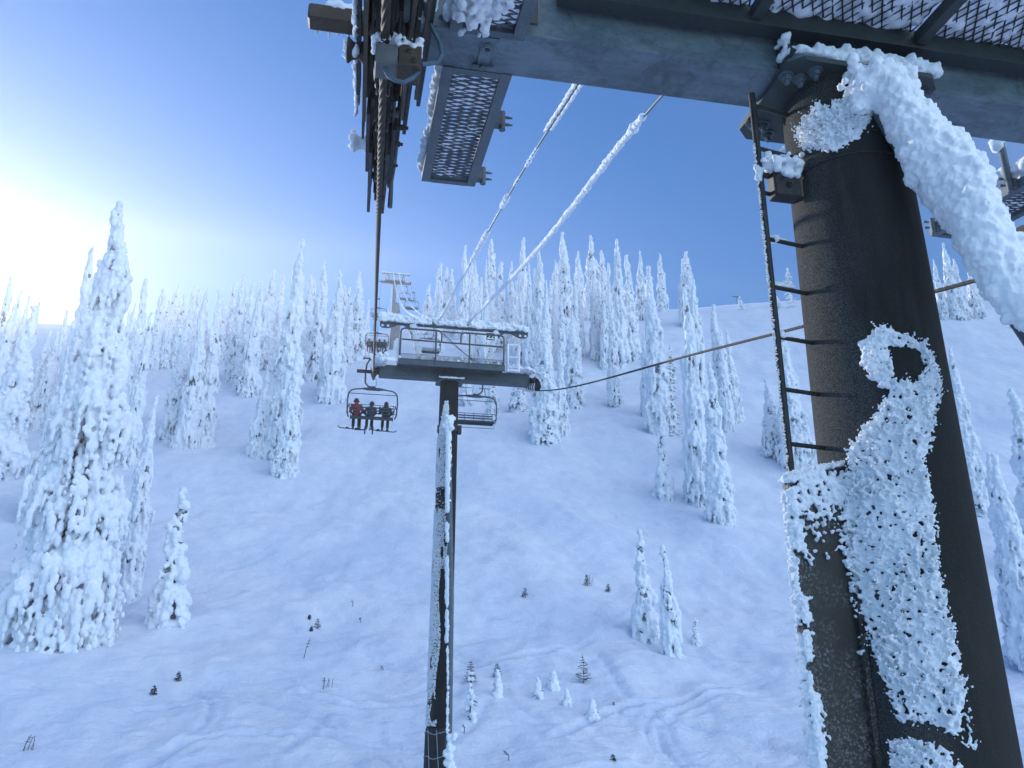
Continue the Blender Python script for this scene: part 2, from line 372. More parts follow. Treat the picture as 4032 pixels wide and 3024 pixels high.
# ------------------------------------------------------------------ trees
TREES = [
(-13.9, 45.53, 23.97, 2.87, 'wide', 'huge snow-draped fir filling the left side, widest and nearest tree of all'),
(-23.61, 70.56, 23.5, 2.49, 'wide', 'tall hazy white fir peeping out right behind the left shoulder of the huge fir'),
(-39.45, 93.3, 18.6, 2.03, 'wide', 'glare-washed fir at the left picture edge, tallest of the edge clump'),
(-39.72, 96.76, 16.27, 1.2, 'slim', 'slim glare-washed fir just right of the tallest fir in the left edge clump'),
(-32.46, 82.01, 16.83, 2.39, 'mid', 'broad fir cut by the left picture edge, foremost of the edge clump'),
(-38.22, 91.86, 15.91, 1.48, 'mid', 'narrow pale fir behind the foremost fir of the left edge clump'),
(-39.12, 99.7, 12.83, 1.14, 'slim', 'short pale fir right of the left edge clump, below the distant T-shaped lift tower'),
(-36.85, 98.64, 10.64, 1.23, 'mid', 'small pale fir with dark skirt, left of the three between edge clump and huge fir'),
(-35.61, 98.03, 11.51, 1.41, 'mid', 'small pale fir with dark skirt, middle of the three between edge clump and huge fir'),
(-35.78, 100.1, 14.13, 0.87, 'slim', 'skinny pale fir with knobbly leader, just left of the tree behind the huge fir'),
(-26.75, 98.22, 18.66, 1.35, 'slim', 'narrow white fir emerging just right of the huge fir, level with its upper third'),
(-22.48, 85.91, 16.11, 1.08, 'slim', 'slim fir tucked against the right flank of the huge fir, behind the lower ones'),
(-12.97, 53.55, 12.59, 1.04, 'mid', 'mid-sized fir leaning out from the right foot of the huge fir'),
(-35.03, 139.57, 12.45, 1.41, 'slim', 'thin fir on the hazy left ridge, first one right of the huge fir'),
(-37.05, 157.71, 11.83, 2.09, 'wide', 'pointed cone-shaped fir on the hazy left ridge, second right of the huge fir'),
(-9.43, 48.29, 6.65, 1.2, 'wide', 'small lone fir with bare dark branches low on its left, right of the huge fir'),
(-30.46, 134.91, 12.87, 1.23, 'slim', 'thin ridge fir behind the left of the dark-footed trio'),
(-29.28, 134.96, 12.75, 1.16, 'slim', 'thin ridge fir peeping between the left and middle of the dark-footed trio'),
(-29.63, 142.15, 12.63, 1.3, 'slim', 'needle-thin ridge fir above the middle of the dark-footed trio'),
(-20.85, 95.65, 13.92, 1.6, 'mid', 'left fir of the dark-footed trio left of the tall mid-slope fir'),
(-18.71, 93.04, 18.2, 1.47, 'mid', 'middle fir of the dark-footed trio with a long sunlit left edge'),
(-17.5, 94.8, 18.92, 1.6, 'mid', 'right and bluntest fir of the dark-footed trio with black holes in its skirt'),
(-27.49, 159.25, 7.53, 0.74, 'slim', 'tiny stump-like fir on the left ridge right of the dark-footed trio'),
(-19.95, 125.63, 17.96, 1.41, 'slim', 'slim ridge fir with a square broken top, left of the tall mid-slope fir'),
(-17.97, 122.19, 17.11, 1.74, 'mid', 'ridge fir with several small tops, right of the square-topped one'),
(-16.25, 118.09, 17.77, 1.69, 'mid', 'fir with a long sunlit zigzag left edge, just left of the tall mid-slope fir'),
(-16.6, 133.17, 17.66, 2.2, 'mid', 'bushy double-pointed ridge fir directly behind the left of the tall mid-slope fir'),
(-8.33, 89.71, 25.78, 2.26, 'mid', 'tall mid-slope fir with twin tip and a side knob, tallest left of the haul rope'),
(-7.26, 84.69, 12.96, 1.52, 'mid', 'small cone fir standing in front of the right foot of the tall mid-slope fir'),
(-10.62, 89.47, 10.13, 1.25, 'mid', 'small fir hugging the left foot of the tall mid-slope fir'),
(-10.07, 130.51, 17.59, 1.63, 'slim', 'narrow ridge fir immediately right of the tall mid-slope fir'),
(-7.6, 125.77, 20.24, 2.09, 'mid', 'stepped ridge fir with crooked tip, second right of the tall mid-slope fir'),
(-4.48, 114.41, 20.25, 2.14, 'mid', 'bright-flanked fir whose foot reaches lowest between tall mid-slope fir and haul rope'),
(-5.56, 118.97, 14.86, 1.36, 'slim', 'low slim fir between the stepped fir and the bright-flanked fir left of the rope'),
(-1.87, 142.39, 17.21, 2.03, 'mid', 'last fir before the haul rope, above the riders of the farther chair'),
(12.73, 167.02, 11.81, 1.99, 'wide', 'squat rounded fir right of the farthest lift tower, lowest of the ridge row'),
(16.09, 161.8, 15.88, 1.59, 'slim', 'left of the paired narrow firs crossed by the left frosted cable'),
(17.15, 161.29, 15.52, 1.67, 'slim', 'right of the paired narrow firs crossed by the left frosted cable'),
(19.56, 157.39, 21.07, 1.9, 'mid', 'tall ridge fir with forked tip between the two frosted cables, left one'),
(21.96, 159.09, 17.17, 1.14, 'slim', 'thin feathery fir between the forked-tip fir and the next tall ridge fir'),
(22.59, 142.52, 23.31, 2.03, 'slim', 'tall slender ridge fir between the frosted cables, just above the gantry handrail middle'),
(23.16, 158.62, 13.51, 1.13, 'slim', 'short thin fir at the left foot of the tall slender fir between the cables'),
(24.56, 141.99, 18.46, 1.64, 'slim', 'ridge fir with rounded tip left of the right frosted cable'),
(26.38, 141.46, 18.44, 1.4, 'slim', 'ridge fir just left of the broad-shouldered one on the right frosted cable'),
(27.19, 134.68, 24.24, 2.23, 'mid', 'broad-shouldered ridge fir with a knob tip crossed by the right frosted cable'),
(27.25, 128.75, 19.65, 1.13, 'slim', 'narrow brightly lit fir tight against the right of the broad-shouldered ridge fir'),
(28.28, 128.53, 19.02, 1.2, 'slim', 'narrow fir with two stubs left of the needle-topped ridge fir'),
(29.09, 128.34, 22.85, 1.7, 'slim', 'needle-topped ridge fir, first right of the right frosted cable'),
(22.16, 95.56, 16.06, 2.15, 'mid', 'large fir whose foot stands lowest right beside the gantry sheave wheels'),
(28.34, 120.31, 18.65, 1.19, 'slim', 'slim lit fir rising behind the large fir beside the sheave wheels'),
(24.71, 97.41, 11.15, 1.26, 'mid', 'ragged fir pressed to the right of the large fir beside the sheave wheels'),
(17.09, 104.51, 7.5, 1.22, 'mid', 'low fir seen behind the empty chair beside the gantry tower'),
(21.56, 109.29, 7.63, 1.53, 'mid', 'dim fir seen behind the white end gate of the gantry'),
(14.53, 112.36, 9.61, 1.08, 'slim', 'pale fir seen through the gantry handrails below the number plate'),
(44.44, 180.61, 12.45, 1.52, 'slim', 'small pointed ridge fir left of the fir with the blunt high top'),
(43.12, 164.96, 22.69, 2.7, 'mid', 'blunt-topped ridge fir, highest against the sky right of the cables'),
(32.69, 127.68, 13.66, 1.13, 'slim', 'slim fir standing just below the blunt-topped ridge fir'),
(30.06, 110.48, 14.93, 1.82, 'slim', 'slender fir below the ridge row with its foot alone on open snow'),
(55.04, 195.0, 19.52, 2.32, 'mid', 'stout ridge fir between the blunt-topped and the broad conical ridge firs'),
(50.98, 168.98, 21.52, 3.27, 'wide', 'broad conical ridge fir, widest along the skyline'),
(61.6, 195.0, 19.51, 2.23, 'slim', 'rounded fir touching the right side of the broad conical ridge fir'),
(43.65, 129.76, 24.54, 1.9, 'slim', 'tall twin-tipped fir right of the broad conical ridge fir'),
(46.9, 132.76, 20.83, 1.81, 'slim', 'tapered fir close on the right of the twin-tipped fir'),
(60.45, 162.84, 16.79, 1.88, 'wide', 'fir with a hooked tip on the skyline right of the twin-tipped fir'),
(35.96, 109.86, 15.35, 1.34, 'slim', 'thin fir below the twin-tipped fir, crossed by the right haul rope'),
(37.76, 97.65, 23.7, 1.95, 'slim', 'tall brilliantly lit fir left of the twisted sparse tree'),
(38.74, 104.45, 12.08, 0.98, 'slim', 'shaded narrow fir against the left side of the tall brilliantly lit fir'),
(71.94, 179.09, 16.06, 1.67, 'slim', 'column-like skyline fir alone between two gaps of sky'),
(39.7, 97.21, 12.51, 1.29, 'sparse', 'twisted sparse tree with stubby bare arms of snow'),
(65.97, 152.0, 15.63, 1.59, 'slim', 'shorter of the two right-end skyline firs, left one'),
(67.14, 151.49, 17.41, 1.94, 'slim', 'taller of the two right-end skyline firs, right one'),
(33.83, 77.43, 23.57, 1.61, 'slim', 'very tall knobbly fir on the right slope, hollow under its foot'),
(38.84, 86.59, 23.28, 1.44, 'slim', 'tall fir directly behind the right side of the very tall knobbly fir'),
(47.8, 99.63, 17.87, 1.57, 'slim', 'pale shaded fir left of the ladder, highest top of the shaded pair'),
(47.6, 98.5, 14.48, 1.11, 'slim', 'slim fir with a bright narrow edge in front of the pale shaded pair'),
(50.2, 101.35, 13.2, 1.49, 'mid', 'rounded pale shaded fir right of the slim bright-edged one'),
(33.13, 71.17, 15.3, 1.47, 'slim', 'foremost tapering fir on the right slope, spiral of snow down its side'),
(30.69, 79.05, 6.96, 1.11, 'slim', 'stubby fir left of the very tall knobbly fir, half its height'),
(49.28, 89.65, 9.53, 1.71, 'wide', 'drooping hunchbacked fir just left of the ladder'),
(49.95, 86.05, 16.85, 2.24, 'mid', 'bulky shaded fir seen through the ladder rungs'),
(86.23, 166.16, 3.58, 1.08, 'wide', 'tiny white fir alone on the right skyline, left of the ladder'),
(96.05, 160.8, 10.31, 1.45, 'sparse', 'feathery bare tree on the skyline seen between ladder and pole'),
(93.55, 161.92, 3.06, 0.97, 'wide', 'tiny bush-like fir on the skyline just right of the ladder rail'),
(120.63, 142.76, 14.05, 1.25, 'slim', 'thin bright fir right of the big pole, left one below the grating'),
(123.19, 142.28, 17.66, 2.14, 'mid', 'bright fir right of the big pole, tallest below the grating end'),
(124.64, 141.94, 13.93, 1.78, 'mid', 'bright fir right of the big pole, partly behind the snow-caked arm'),
(128.84, 142.75, 12.16, 1.98, 'mid', 'fir hidden for its upper half behind the snow-caked slanting arm'),
(62.26, 73.73, 17.96, 1.71, 'slim', 'shaded fir with a lit tip leaning along the right edge of the big pole'),
(38.67, 44.03, 12.28, 1.07, 'slim', 'white fir with tip bent left right of the big pole, left of a twin pair'),
(38.24, 42.94, 12.43, 1.14, 'slim', 'white fir right of the big pole, right one of the close twin pair'),
(55.05, 58.87, 15.79, 1.7, 'slim', 'tall fir cut by the right picture edge, above the twin pair'),
(17.12, 48.15, 5.7, 0.93, 'mid', 'small fir with twin snow lobes and dark foot, left of the lower right pair'),
(17.67, 45.6, 5.73, 0.79, 'slim', 'small slim fir of the lower right pair, its leader bare'),
(19.91, 47.39, 1.36, 0.34, 'mid', 'little dusky fir beside the slim fir of the lower right pair'),
(-29.51, 148.7, 12.65, 0.92, 'slim', 'thin pale spire in the packed ridge row left of the haul rope, top only showing', 'packed spires along the left ridge'),
(-31.9, 133.44, 12.96, 1.12, 'slim', 'thin pale spire in the packed ridge row left of the haul rope, top only showing', 'packed spires along the left ridge'),
(-9.12, 146.32, 13.11, 0.99, 'slim', 'thin pale spire in the packed ridge row left of the haul rope, top only showing', 'packed spires along the left ridge'),
(-33.22, 155.08, 11.86, 1.39, 'slim', 'thin pale spire in the packed ridge row left of the haul rope, top only showing', 'packed spires along the left ridge'),
(-6.1, 138.87, 11.22, 0.9, 'slim', 'thin pale spire in the packed ridge row left of the haul rope, top only showing', 'packed spires along the left ridge'),
(-24.72, 139.02, 11.4, 1.21, 'slim', 'thin pale spire in the packed ridge row left of the haul rope, top only showing', 'packed spires along the left ridge'),
(-4.65, 144.22, 14.2, 1.19, 'slim', 'thin pale spire in the packed ridge row left of the haul rope, top only showing', 'packed spires along the left ridge'),
(-19.13, 147.36, 12.85, 0.89, 'slim', 'thin pale spire in the packed ridge row left of the haul rope, top only showing', 'packed spires along the left ridge'),
(-2.31, 145.98, 9.83, 1.01, 'slim', 'thin pale spire in the packed ridge row left of the haul rope, top only showing', 'packed spires along the left ridge'),
(-3.2, 136.76, 12.78, 1.22, 'slim', 'thin pale spire in the packed ridge row left of the haul rope, top only showing', 'packed spires along the left ridge'),
(-18.42, 143.52, 12.11, 1.04, 'slim', 'thin pale spire in the packed ridge row left of the haul rope, top only showing', 'packed spires along the left ridge'),
(-29.47, 136.35, 13.14, 0.78, 'slim', 'thin pale spire in the packed ridge row left of the haul rope, top only showing', 'packed spires along the left ridge'),
(-36.91, 151.88, 9.22, 1.14, 'slim', 'thin pale spire in the packed ridge row left of the haul rope, top only showing', 'packed spires along the left ridge'),
(-18.37, 133.04, 13.95, 0.84, 'slim', 'thin pale spire in the packed ridge row left of the haul rope, top only showing', 'packed spires along the left ridge'),
(-21.82, 142.14, 13.23, 0.95, 'slim', 'thin pale spire in the packed ridge row left of the haul rope, top only showing', 'packed spires along the left ridge'),
(-25.23, 152.12, 9.01, 1.17, 'slim', 'thin pale spire in the packed ridge row left of the haul rope, top only showing', 'packed spires along the left ridge'),
(-4.26, 165.35, 11.97, 1.11, 'slim', 'thin pale spire in the packed ridge row left of the haul rope, top only showing', 'packed spires along the left ridge'),
(-9.63, 157.31, 9.64, 1.1, 'slim', 'thin pale spire in the packed ridge row left of the haul rope, top only showing', 'packed spires along the left ridge'),
(-34.28, 162.11, 9.11, 1.32, 'slim', 'thin pale spire in the packed ridge row left of the haul rope, top only showing', 'packed spires along the left ridge'),
(-3.64, 140.55, 10.22, 1.31, 'slim', 'thin pale spire in the packed ridge row left of the haul rope, top only showing', 'packed spires along the left ridge'),
(-33.21, 132.09, 13.61, 1.09, 'slim', 'thin pale spire in the packed ridge row left of the haul rope, top only showing', 'packed spires along the left ridge'),
(-21.57, 142.48, 9.43, 1.22, 'slim', 'thin pale spire in the packed ridge row left of the haul rope, top only showing', 'packed spires along the left ridge'),
(-27.07, 147.33, 12.44, 0.9, 'slim', 'thin pale spire in the packed ridge row left of the haul rope, top only showing', 'packed spires along the left ridge'),
(-24.08, 151.9, 7.93, 0.87, 'slim', 'thin pale spire in the packed ridge row left of the haul rope, top only showing', 'packed spires along the left ridge'),
(12.95, 142.11, 18.32, 1.01, 'slim', 'thin bright spire filling the packed ridge row between cables and right skyline gap', 'packed spires along the right ridge'),
(20.3, 133.77, 19.66, 0.99, 'slim', 'thin bright spire filling the packed ridge row between cables and right skyline gap', 'packed spires along the right ridge'),
(25.58, 195.0, 18.84, 1.29, 'slim', 'thin bright spire filling the packed ridge row between cables and right skyline gap', 'packed spires along the right ridge'),
(42.89, 171.31, 14.47, 1.35, 'slim', 'thin bright spire filling the packed ridge row between cables and right skyline gap', 'packed spires along the right ridge'),
(25.98, 182.46, 7.61, 1.42, 'slim', 'thin bright spire filling the packed ridge row between cables and right skyline gap', 'packed spires along the right ridge'),
(35.87, 130.25, 17.32, 1.01, 'slim', 'thin bright spire filling the packed ridge row between cables and right skyline gap', 'packed spires along the right ridge'),
(27.3, 195.0, 14.94, 1.45, 'slim', 'thin bright spire filling the packed ridge row between cables and right skyline gap', 'packed spires along the right ridge'),
(19.72, 138.7, 12.98, 1.06, 'slim', 'thin bright spire filling the packed ridge row between cables and right skyline gap', 'packed spires along the right ridge'),
(15.07, 171.14, 15.3, 1.14, 'slim', 'thin bright spire filling the packed ridge row between cables and right skyline gap', 'packed spires along the right ridge'),
(24.6, 178.31, 8.89, 1.11, 'slim', 'thin bright spire filling the packed ridge row between cables and right skyline gap', 'packed spires along the right ridge'),
(40.75, 129.12, 16.2, 0.97, 'slim', 'thin bright spire filling the packed ridge row between cables and right skyline gap', 'packed spires along the right ridge'),
(41.55, 134.74, 14.44, 1.17, 'slim', 'thin bright spire filling the packed ridge row between cables and right skyline gap', 'packed spires along the right ridge'),
(33.04, 162.47, 15.96, 1.47, 'slim', 'thin bright spire filling the packed ridge row between cables and right skyline gap', 'packed spires along the right ridge'),
(46.16, 150.06, 9.24, 1.27, 'slim', 'thin bright spire filling the packed ridge row between cables and right skyline gap', 'packed spires along the right ridge'),
(38.0, 134.85, 14.67, 1.07, 'slim', 'thin bright spire filling the packed ridge row between cables and right skyline gap', 'packed spires along the right ridge'),
(38.26, 156.59, 10.89, 1.45, 'slim', 'thin bright spire filling the packed ridge row between cables and right skyline gap', 'packed spires along the right ridge'),
(41.95, 129.47, 19.72, 1.22, 'slim', 'thin bright spire filling the packed ridge row between cables and right skyline gap', 'packed spires along the right ridge'),
(33.1, 133.35, 19.65, 0.87, 'slim', 'thin bright spire filling the packed ridge row between cables and right skyline gap', 'packed spires along the right ridge'),
(52.99, 162.48, 9.33, 1.11, 'slim', 'thin bright spire filling the packed ridge row between cables and right skyline gap', 'packed spires along the right ridge'),
(33.08, 138.2, 14.85, 1.27, 'slim', 'thin bright spire filling the packed ridge row between cables and right skyline gap', 'packed spires along the right ridge'),
(18.2, 136.09, 20.14, 0.82, 'slim', 'thin bright spire filling the packed ridge row between cables and right skyline gap', 'packed spires along the right ridge'),
(40.68, 134.38, 18.65, 1.18, 'slim', 'thin bright spire filling the packed ridge row between cables and right skyline gap', 'packed spires along the right ridge'),
(40.07, 132.47, 15.71, 0.91, 'slim', 'thin bright spire filling the packed ridge row between cables and right skyline gap', 'packed spires along the right ridge'),
(33.23, 133.53, 17.46, 1.16, 'slim', 'thin bright spire filling the packed ridge row between cables and right skyline gap', 'packed spires along the right ridge'),
(38.54, 195.0, 12.9, 1.22, 'slim', 'thin bright spire filling the packed ridge row between cables and right skyline gap', 'packed spires along the right ridge'),
(30.89, 134.91, 16.13, 1.09, 'slim', 'thin bright spire filling the packed ridge row between cables and right skyline gap', 'packed spires along the right ridge'),
(-41.74, 102.64, 13.58, 0.87, 'mid', 'glare-faded filler fir half hidden at the far left behind the huge fir', 'faded firs at the far left'),
(-42.71, 100.83, 11.45, 0.66, 'mid', 'glare-faded filler fir half hidden at the far left behind the huge fir', 'faded firs at the far left'),
(-34.89, 102.95, 13.87, 0.79, 'mid', 'glare-faded filler fir half hidden at the far left behind the huge fir', 'faded firs at the far left'),
(-38.11, 97.73, 13.8, 0.65, 'mid', 'glare-faded filler fir half hidden at the far left behind the huge fir', 'faded firs at the far left'),
(-40.65, 99.52, 12.78, 0.84, 'mid', 'glare-faded filler fir half hidden at the far left behind the huge fir', 'faded firs at the far left'),
(-36.44, 103.05, 11.4, 0.68, 'mid', 'glare-faded filler fir half hidden at the far left behind the huge fir', 'faded firs at the far left'),
(-33.6, 119.05, 13.05, 1.21, 'mid', 'glare-faded filler fir half hidden at the far left behind the huge fir', 'faded firs at the far left'),
(-43.77, 122.94, 8.46, 1.25, 'mid', 'glare-faded filler fir half hidden at the far left behind the huge fir', 'faded firs at the far left'),
(-44.53, 110.68, 13.63, 0.86, 'mid', 'glare-faded filler fir half hidden at the far left behind the huge fir', 'faded firs at the far left'),
(-32.93, 104.43, 10.03, 0.61, 'slim', 'glare-faded filler fir half hidden at the far left behind the huge fir', 'faded firs at the far left'),
(-39.33, 111.68, 10.95, 0.96, 'slim', 'glare-faded filler fir half hidden at the far left behind the huge fir', 'faded firs at the far left'),
(-40.37, 121.78, 12.96, 1.12, 'slim', 'glare-faded filler fir half hidden at the far left behind the huge fir', 'faded firs at the far left'),
(-33.01, 96.09, 12.17, 0.79, 'slim', 'glare-faded filler fir half hidden at the far left behind the huge fir', 'faded firs at the far left'),
(-35.6, 119.41, 9.59, 1.14, 'slim', 'glare-faded filler fir half hidden at the far left behind the huge fir', 'faded firs at the far left'),
(-38.91, 119.32, 7.28, 1.11, 'slim', 'glare-faded filler fir half hidden at the far left behind the huge fir', 'faded firs at the far left'),
(-32.24, 114.44, 10.46, 0.74, 'slim', 'glare-faded filler fir half hidden at the far left behind the huge fir', 'faded firs at the far left'),
(-30.47, 106.42, 13.34, 0.68, 'slim', 'glare-faded filler fir half hidden at the far left behind the huge fir', 'faded firs at the far left'),
(-39.11, 100.46, 14.88, 0.65, 'slim', 'glare-faded filler fir half hidden at the far left behind the huge fir', 'faded firs at the far left'),
(-29.24, 109.67, 12.93, 0.8, 'slim', 'glare-faded filler fir half hidden at the far left behind the huge fir', 'faded firs at the far left'),
(-35.94, 115.54, 13.78, 1.11, 'slim', 'glare-faded filler fir half hidden at the far left behind the huge fir', 'faded firs at the far left'),
(-43.56, 117.7, 9.14, 0.82, 'slim', 'glare-faded filler fir half hidden at the far left behind the huge fir', 'faded firs at the far left'),
(-38.52, 96.5, 16.09, 0.86, 'slim', 'glare-faded filler fir half hidden at the far left behind the huge fir', 'faded firs at the far left'),
(-27.13, 97.6, 12.02, 0.63, 'slim', 'glare-faded filler fir half hidden at the far left behind the huge fir', 'faded firs at the far left'),
(-11.17, 144.07, 13.48, 1.25, 'slim', 'thin pale spire in the packed ridge row left of the haul rope, top only showing', 'packed spires along the left ridge'),
(-6.99, 159.95, 9.19, 1.26, 'slim', 'thin pale spire in the packed ridge row left of the haul rope, top only showing', 'packed spires along the left ridge'),
(-8.59, 143.04, 12.43, 1.2, 'slim', 'thin pale spire in the packed ridge row left of the haul rope, top only showing', 'packed spires along the left ridge'),
(-18.9, 148.4, 10.44, 1.12, 'slim', 'thin pale spire in the packed ridge row left of the haul rope, top only showing', 'packed spires along the left ridge'),
(-2.88, 152.77, 11.55, 1.0, 'slim', 'thin pale spire in the packed ridge row left of the haul rope, top only showing', 'packed spires along the left ridge'),
(-16.52, 133.18, 14.13, 1.12, 'slim', 'thin pale spire in the packed ridge row left of the haul rope, top only showing', 'packed spires along the left ridge'),
(-15.32, 137.45, 14.66, 0.9, 'slim', 'thin pale spire in the packed ridge row left of the haul rope, top only showing', 'packed spires along the left ridge'),
(-17.31, 156.44, 14.56, 1.16, 'slim', 'thin pale spire in the packed ridge row left of the haul rope, top only showing', 'packed spires along the left ridge'),
(-8.61, 150.85, 12.15, 1.32, 'slim', 'thin pale spire in the packed ridge row left of the haul rope, top only showing', 'packed spires along the left ridge'),
(-11.53, 161.69, 13.52, 1.43, 'slim', 'thin pale spire in the packed ridge row left of the haul rope, top only showing', 'packed spires along the left ridge'),
(-0.18, 143.3, 11.62, 0.98, 'slim', 'thin pale spire in the packed ridge row left of the haul rope, top only showing', 'packed spires along the left ridge'),
(-25.78, 153.85, 13.1, 1.31, 'slim', 'thin pale spire in the packed ridge row left of the haul rope, top only showing', 'packed spires along the left ridge'),
]
def prof_r(u, kind):
    """crown radius (fraction of base radius) at height fraction u"""
    if kind == 'big': return max(.11, (1-u)**.70*(1 if u > .05 else .93))
    if kind == 'wide': return max(.08, (1-u)**.80*(1 if u > .06 else .9))
    if kind == 'slim': return max(.12, (1-u)**.58*(.96 if u > .1 else .8))
    return max(.10, (1-u)**.70*(1 if u > .07 else .85))
def make_tree(kind, H, Rb, seed, voxel):
    g = np.random.default_rng(seed); C = []; S = []; FC = []; FS = []; spikes = []
    dz = .44
    nl = int(H*.97/dz); bend = g.normal(size=2)*.012*H; k_tip = g.uniform(1.0, 1.5)
    wob = g.uniform(0, 6.28, 3)
    def axis(u): return np.array([bend[0]*u**3+.10*sin(u*19+wob[0])*(.3+u), bend[1]*u**3+.10*sin(u*17+wob[1])*(.3+u)])
    for i in range(nl):
        u = .01+.985*(i+.5*g.random())/nl; z = u*H; r = Rb*prof_r(u, kind)*(1+.13*sin(i*.7+wob[2])+.07*g.normal())
        r = max(r, .15); ax = axis(u)
        nb = int(max(4, 3.2+r*(7.6 if kind != 'big' else 9.2))); a0 = g.random()*6.28
        size = .122+.062*min(r, 1.7)+.055*g.random()
        for b in range(nb):
            if g.random() < .15: continue
            a = a0+6.283*(b+.55*g.normal()*.5)/nb; L = r*g.uniform(.80, 1.05); dr = (.26+.34*L)*g.uniform(.7, 1.35)
            d = np.array([cos(a), sin(a)]); s0 = size*min(1.8, max(.5, math.exp(g.normal()*.36)))
            ns = 3 if r < .6 else 5
            for q in range(ns):
                tq = .35+.65*q/(ns-1); tw = g.normal(size=3)*s0*.28
                p = np.array([*(ax+d*(L-s0*.6)*tq**.8), z+.2-dr*tq**2.2])+tw
                sc = s0*(1.12-.34*tq)*g.uniform(.8, 1.15)
                C.append(p); S.append([sc, sc, sc*(1.0+.5*tq)])
            # loaded tips hanging down the outside of the crown
            hang = g.uniform(.4, 1.8)*(.34+.32*r)
            for q in range(2 if r < .5 else 3):
                tq = (q+1)/3; p = np.array([*(ax+d*(L-s0*.45)+g.normal(size=2)*s0*.18), z+.2-dr-hang*tq]); sc = s0*(.78-.28*tq)*g.uniform(.75, 1.2); C.append(p); S.append([sc, sc, sc*1.75])
            if r > .45:
                for q in range(1):
                    tq = g.uniform(.55, 1.0); spikes.append((np.array([*(ax+d*L*tq*.88), z-dr*tq-.1]), d, .15+.3*s0))
        FC.append([*ax, z]); FS.append([r*.60+.02, r*.60+.02, dz*1.25])
    # leader
    ax = axis(1.0)
    for q in range(int(4*k_tip)):
        C.append([*(ax+g.normal(size=2)*.07), H*.985-.2+q*.16]); S.append(np.array([.2, .2, .22])*g.uniform(.7, 1.3))
    snow = fuse(spheres_mesh(C, S), voxel, ((.5, voxel*2.2), (.2, voxel*1.7), (.09, voxel*.9)))
    core = fuse(spheres_mesh(FC, FS), .16 if H > 10 else .1, ((.5, .45), (.15, .22)))
    # needle sprays hanging out below the snow
    V = []; Fc = []
    for p, d, L in spikes:
        for q in range(3):
            dd = np.array([*d, -.7])+g.normal(size=3)*.45; dd /= np.linalg.norm(dd); sd = np.cross(dd, [0, 0, 1.])+1e-6; sd /= np.linalg.norm(sd); o = len(V)
            V += [p+sd*.05, p-sd*.05, p+dd*L*.6+sd*.02, p+dd*L]; Fc += [(o, o+1, o+2), (o+1, o+3, o+2)]
    spk = mesh_np(np.array(V), np.array(Fc), False) if V else None
    mb = MB(); mb.tube([(0, 0, -1.2), (0, 0, H*.3), (0, 0, H*.9)], [.11+Rb*.045, .09+Rb*.03, .03], 8)
    tr = mb.build('trunk', M['bark']); trm = tr.data; bpy.data.objects.remove(tr)
    if spk:   # needles join the dark crown
        bm = bmesh.new(); bm.from_mesh(core); bm.from_mesh(spk); bm.to_mesh(core); bm.free(); bpy.data.meshes.remove(spk)
    return core, snow, trm, H, Rb
def make_sparse(H, Rb, seed):
    g = np.random.default_rng(seed); C = []; S = []; FC = []; FS = []
    n = int(H/.42)
    for i in range(n):
        u = (i+.4)/n; z = u*H; ax = np.array([.25*sin(u*9), .2*sin(u*7+1)])*(1-u*.3)
        C.append([*ax, z]); S.append(np.array([.26, .26, .34])*(1.25-.75*u)*g.uniform(.7, 1.25)); FC.append([*ax, z]); FS.append([.14, .14, .4])
        for b in range(3 if u < .85 else 2):
            a = g.random()*6.28; L = Rb*(.25+.85*(1-u)**.7)*g.uniform(.5, 1.2); dr = g.uniform(-.25, .5)*L; m = 5
            for q in range(m):
                tq = (q+1)/m; C.append([ax[0]+cos(a)*L*tq, ax[1]+sin(a)*L*tq, z-dr*tq+.1*sin(tq*5)]); s = (.19-.07*tq)*g.uniform(.7, 1.35); S.append([s, s, s*.95])
                if q < 3: FC.append([ax[0]+cos(a)*L*tq, ax[1]+sin(a)*L*tq, z-dr*tq-.12]); FS.append([.1, .1, .1])
    snow = fuse(spheres_mesh(C, S), .07, ((.3, .12), (.12, .06))); core = fuse(spheres_mesh(FC, FS), .07, ((.3, .06),))
    mb = MB(); mb.tube([(0, 0, -1), (0, 0, H*.5)], [.18, .09], 8); tr = mb.build('trunk', M['bark']); trm = tr.data; bpy.data.objects.remove(tr)
    return core, snow, trm, H, Rb
PROTO = {
 'wide': [make_tree('wide', 20, 2.7, 101, .09), make_tree('wide', 17, 3.0, 102, .10), make_tree('wide', 14, 2.3, 103, .09)],
 'mid': [make_tree('mid', 20, 2.1, 111, .09), make_tree('mid', 18, 2.2, 112, .09), make_tree('mid', 15, 2.0, 113, .085)],
 'slim': [make_tree('slim', 20, 1.7, 121, .085), make_tree('slim', 18, 1.7, 122, .085), make_tree('slim', 16, 1.4, 123, .08), make_tree('slim', 21, 1.9, 124, .09)],
 'sparse': [make_sparse(12, 1.6, 131)],
 'small': [make_tree('mid', 6.2, 1.0, 141, .045), make_tree('slim', 5.6, .85, 142, .045)],
 'big': [make_tree('big', 24, 3.1, 151, .052)],
}
for i, (x, y, H, r, kind, label, *grp) in enumerate(TREES):
    pk = kind
    if label.startswith('huge'): pk = 'big'
    elif H < 8 and y < 90: pk = 'small'
    ps = PROTO[pk]; core, snow, trm, H0, R0 = ps[i % len(ps)]
    e = empty('fir_tree', (x, y, gz(x, y)-.25), label, 'tree', grp[0] if grp else 'snow laden firs on the ski slope', (i*2.4) % 6.28)
    for nm, me, mt in (('crown', core, M['foliage']), ('snow_load', snow, M['tree_snow']), ('trunk', trm, M['bark'])):
        if nm == 'trunk' and y > 80: continue
        o = link_mesh(nm, me, mt, e); o.scale = (r/R0, r/R0, (H+.25)/H0)
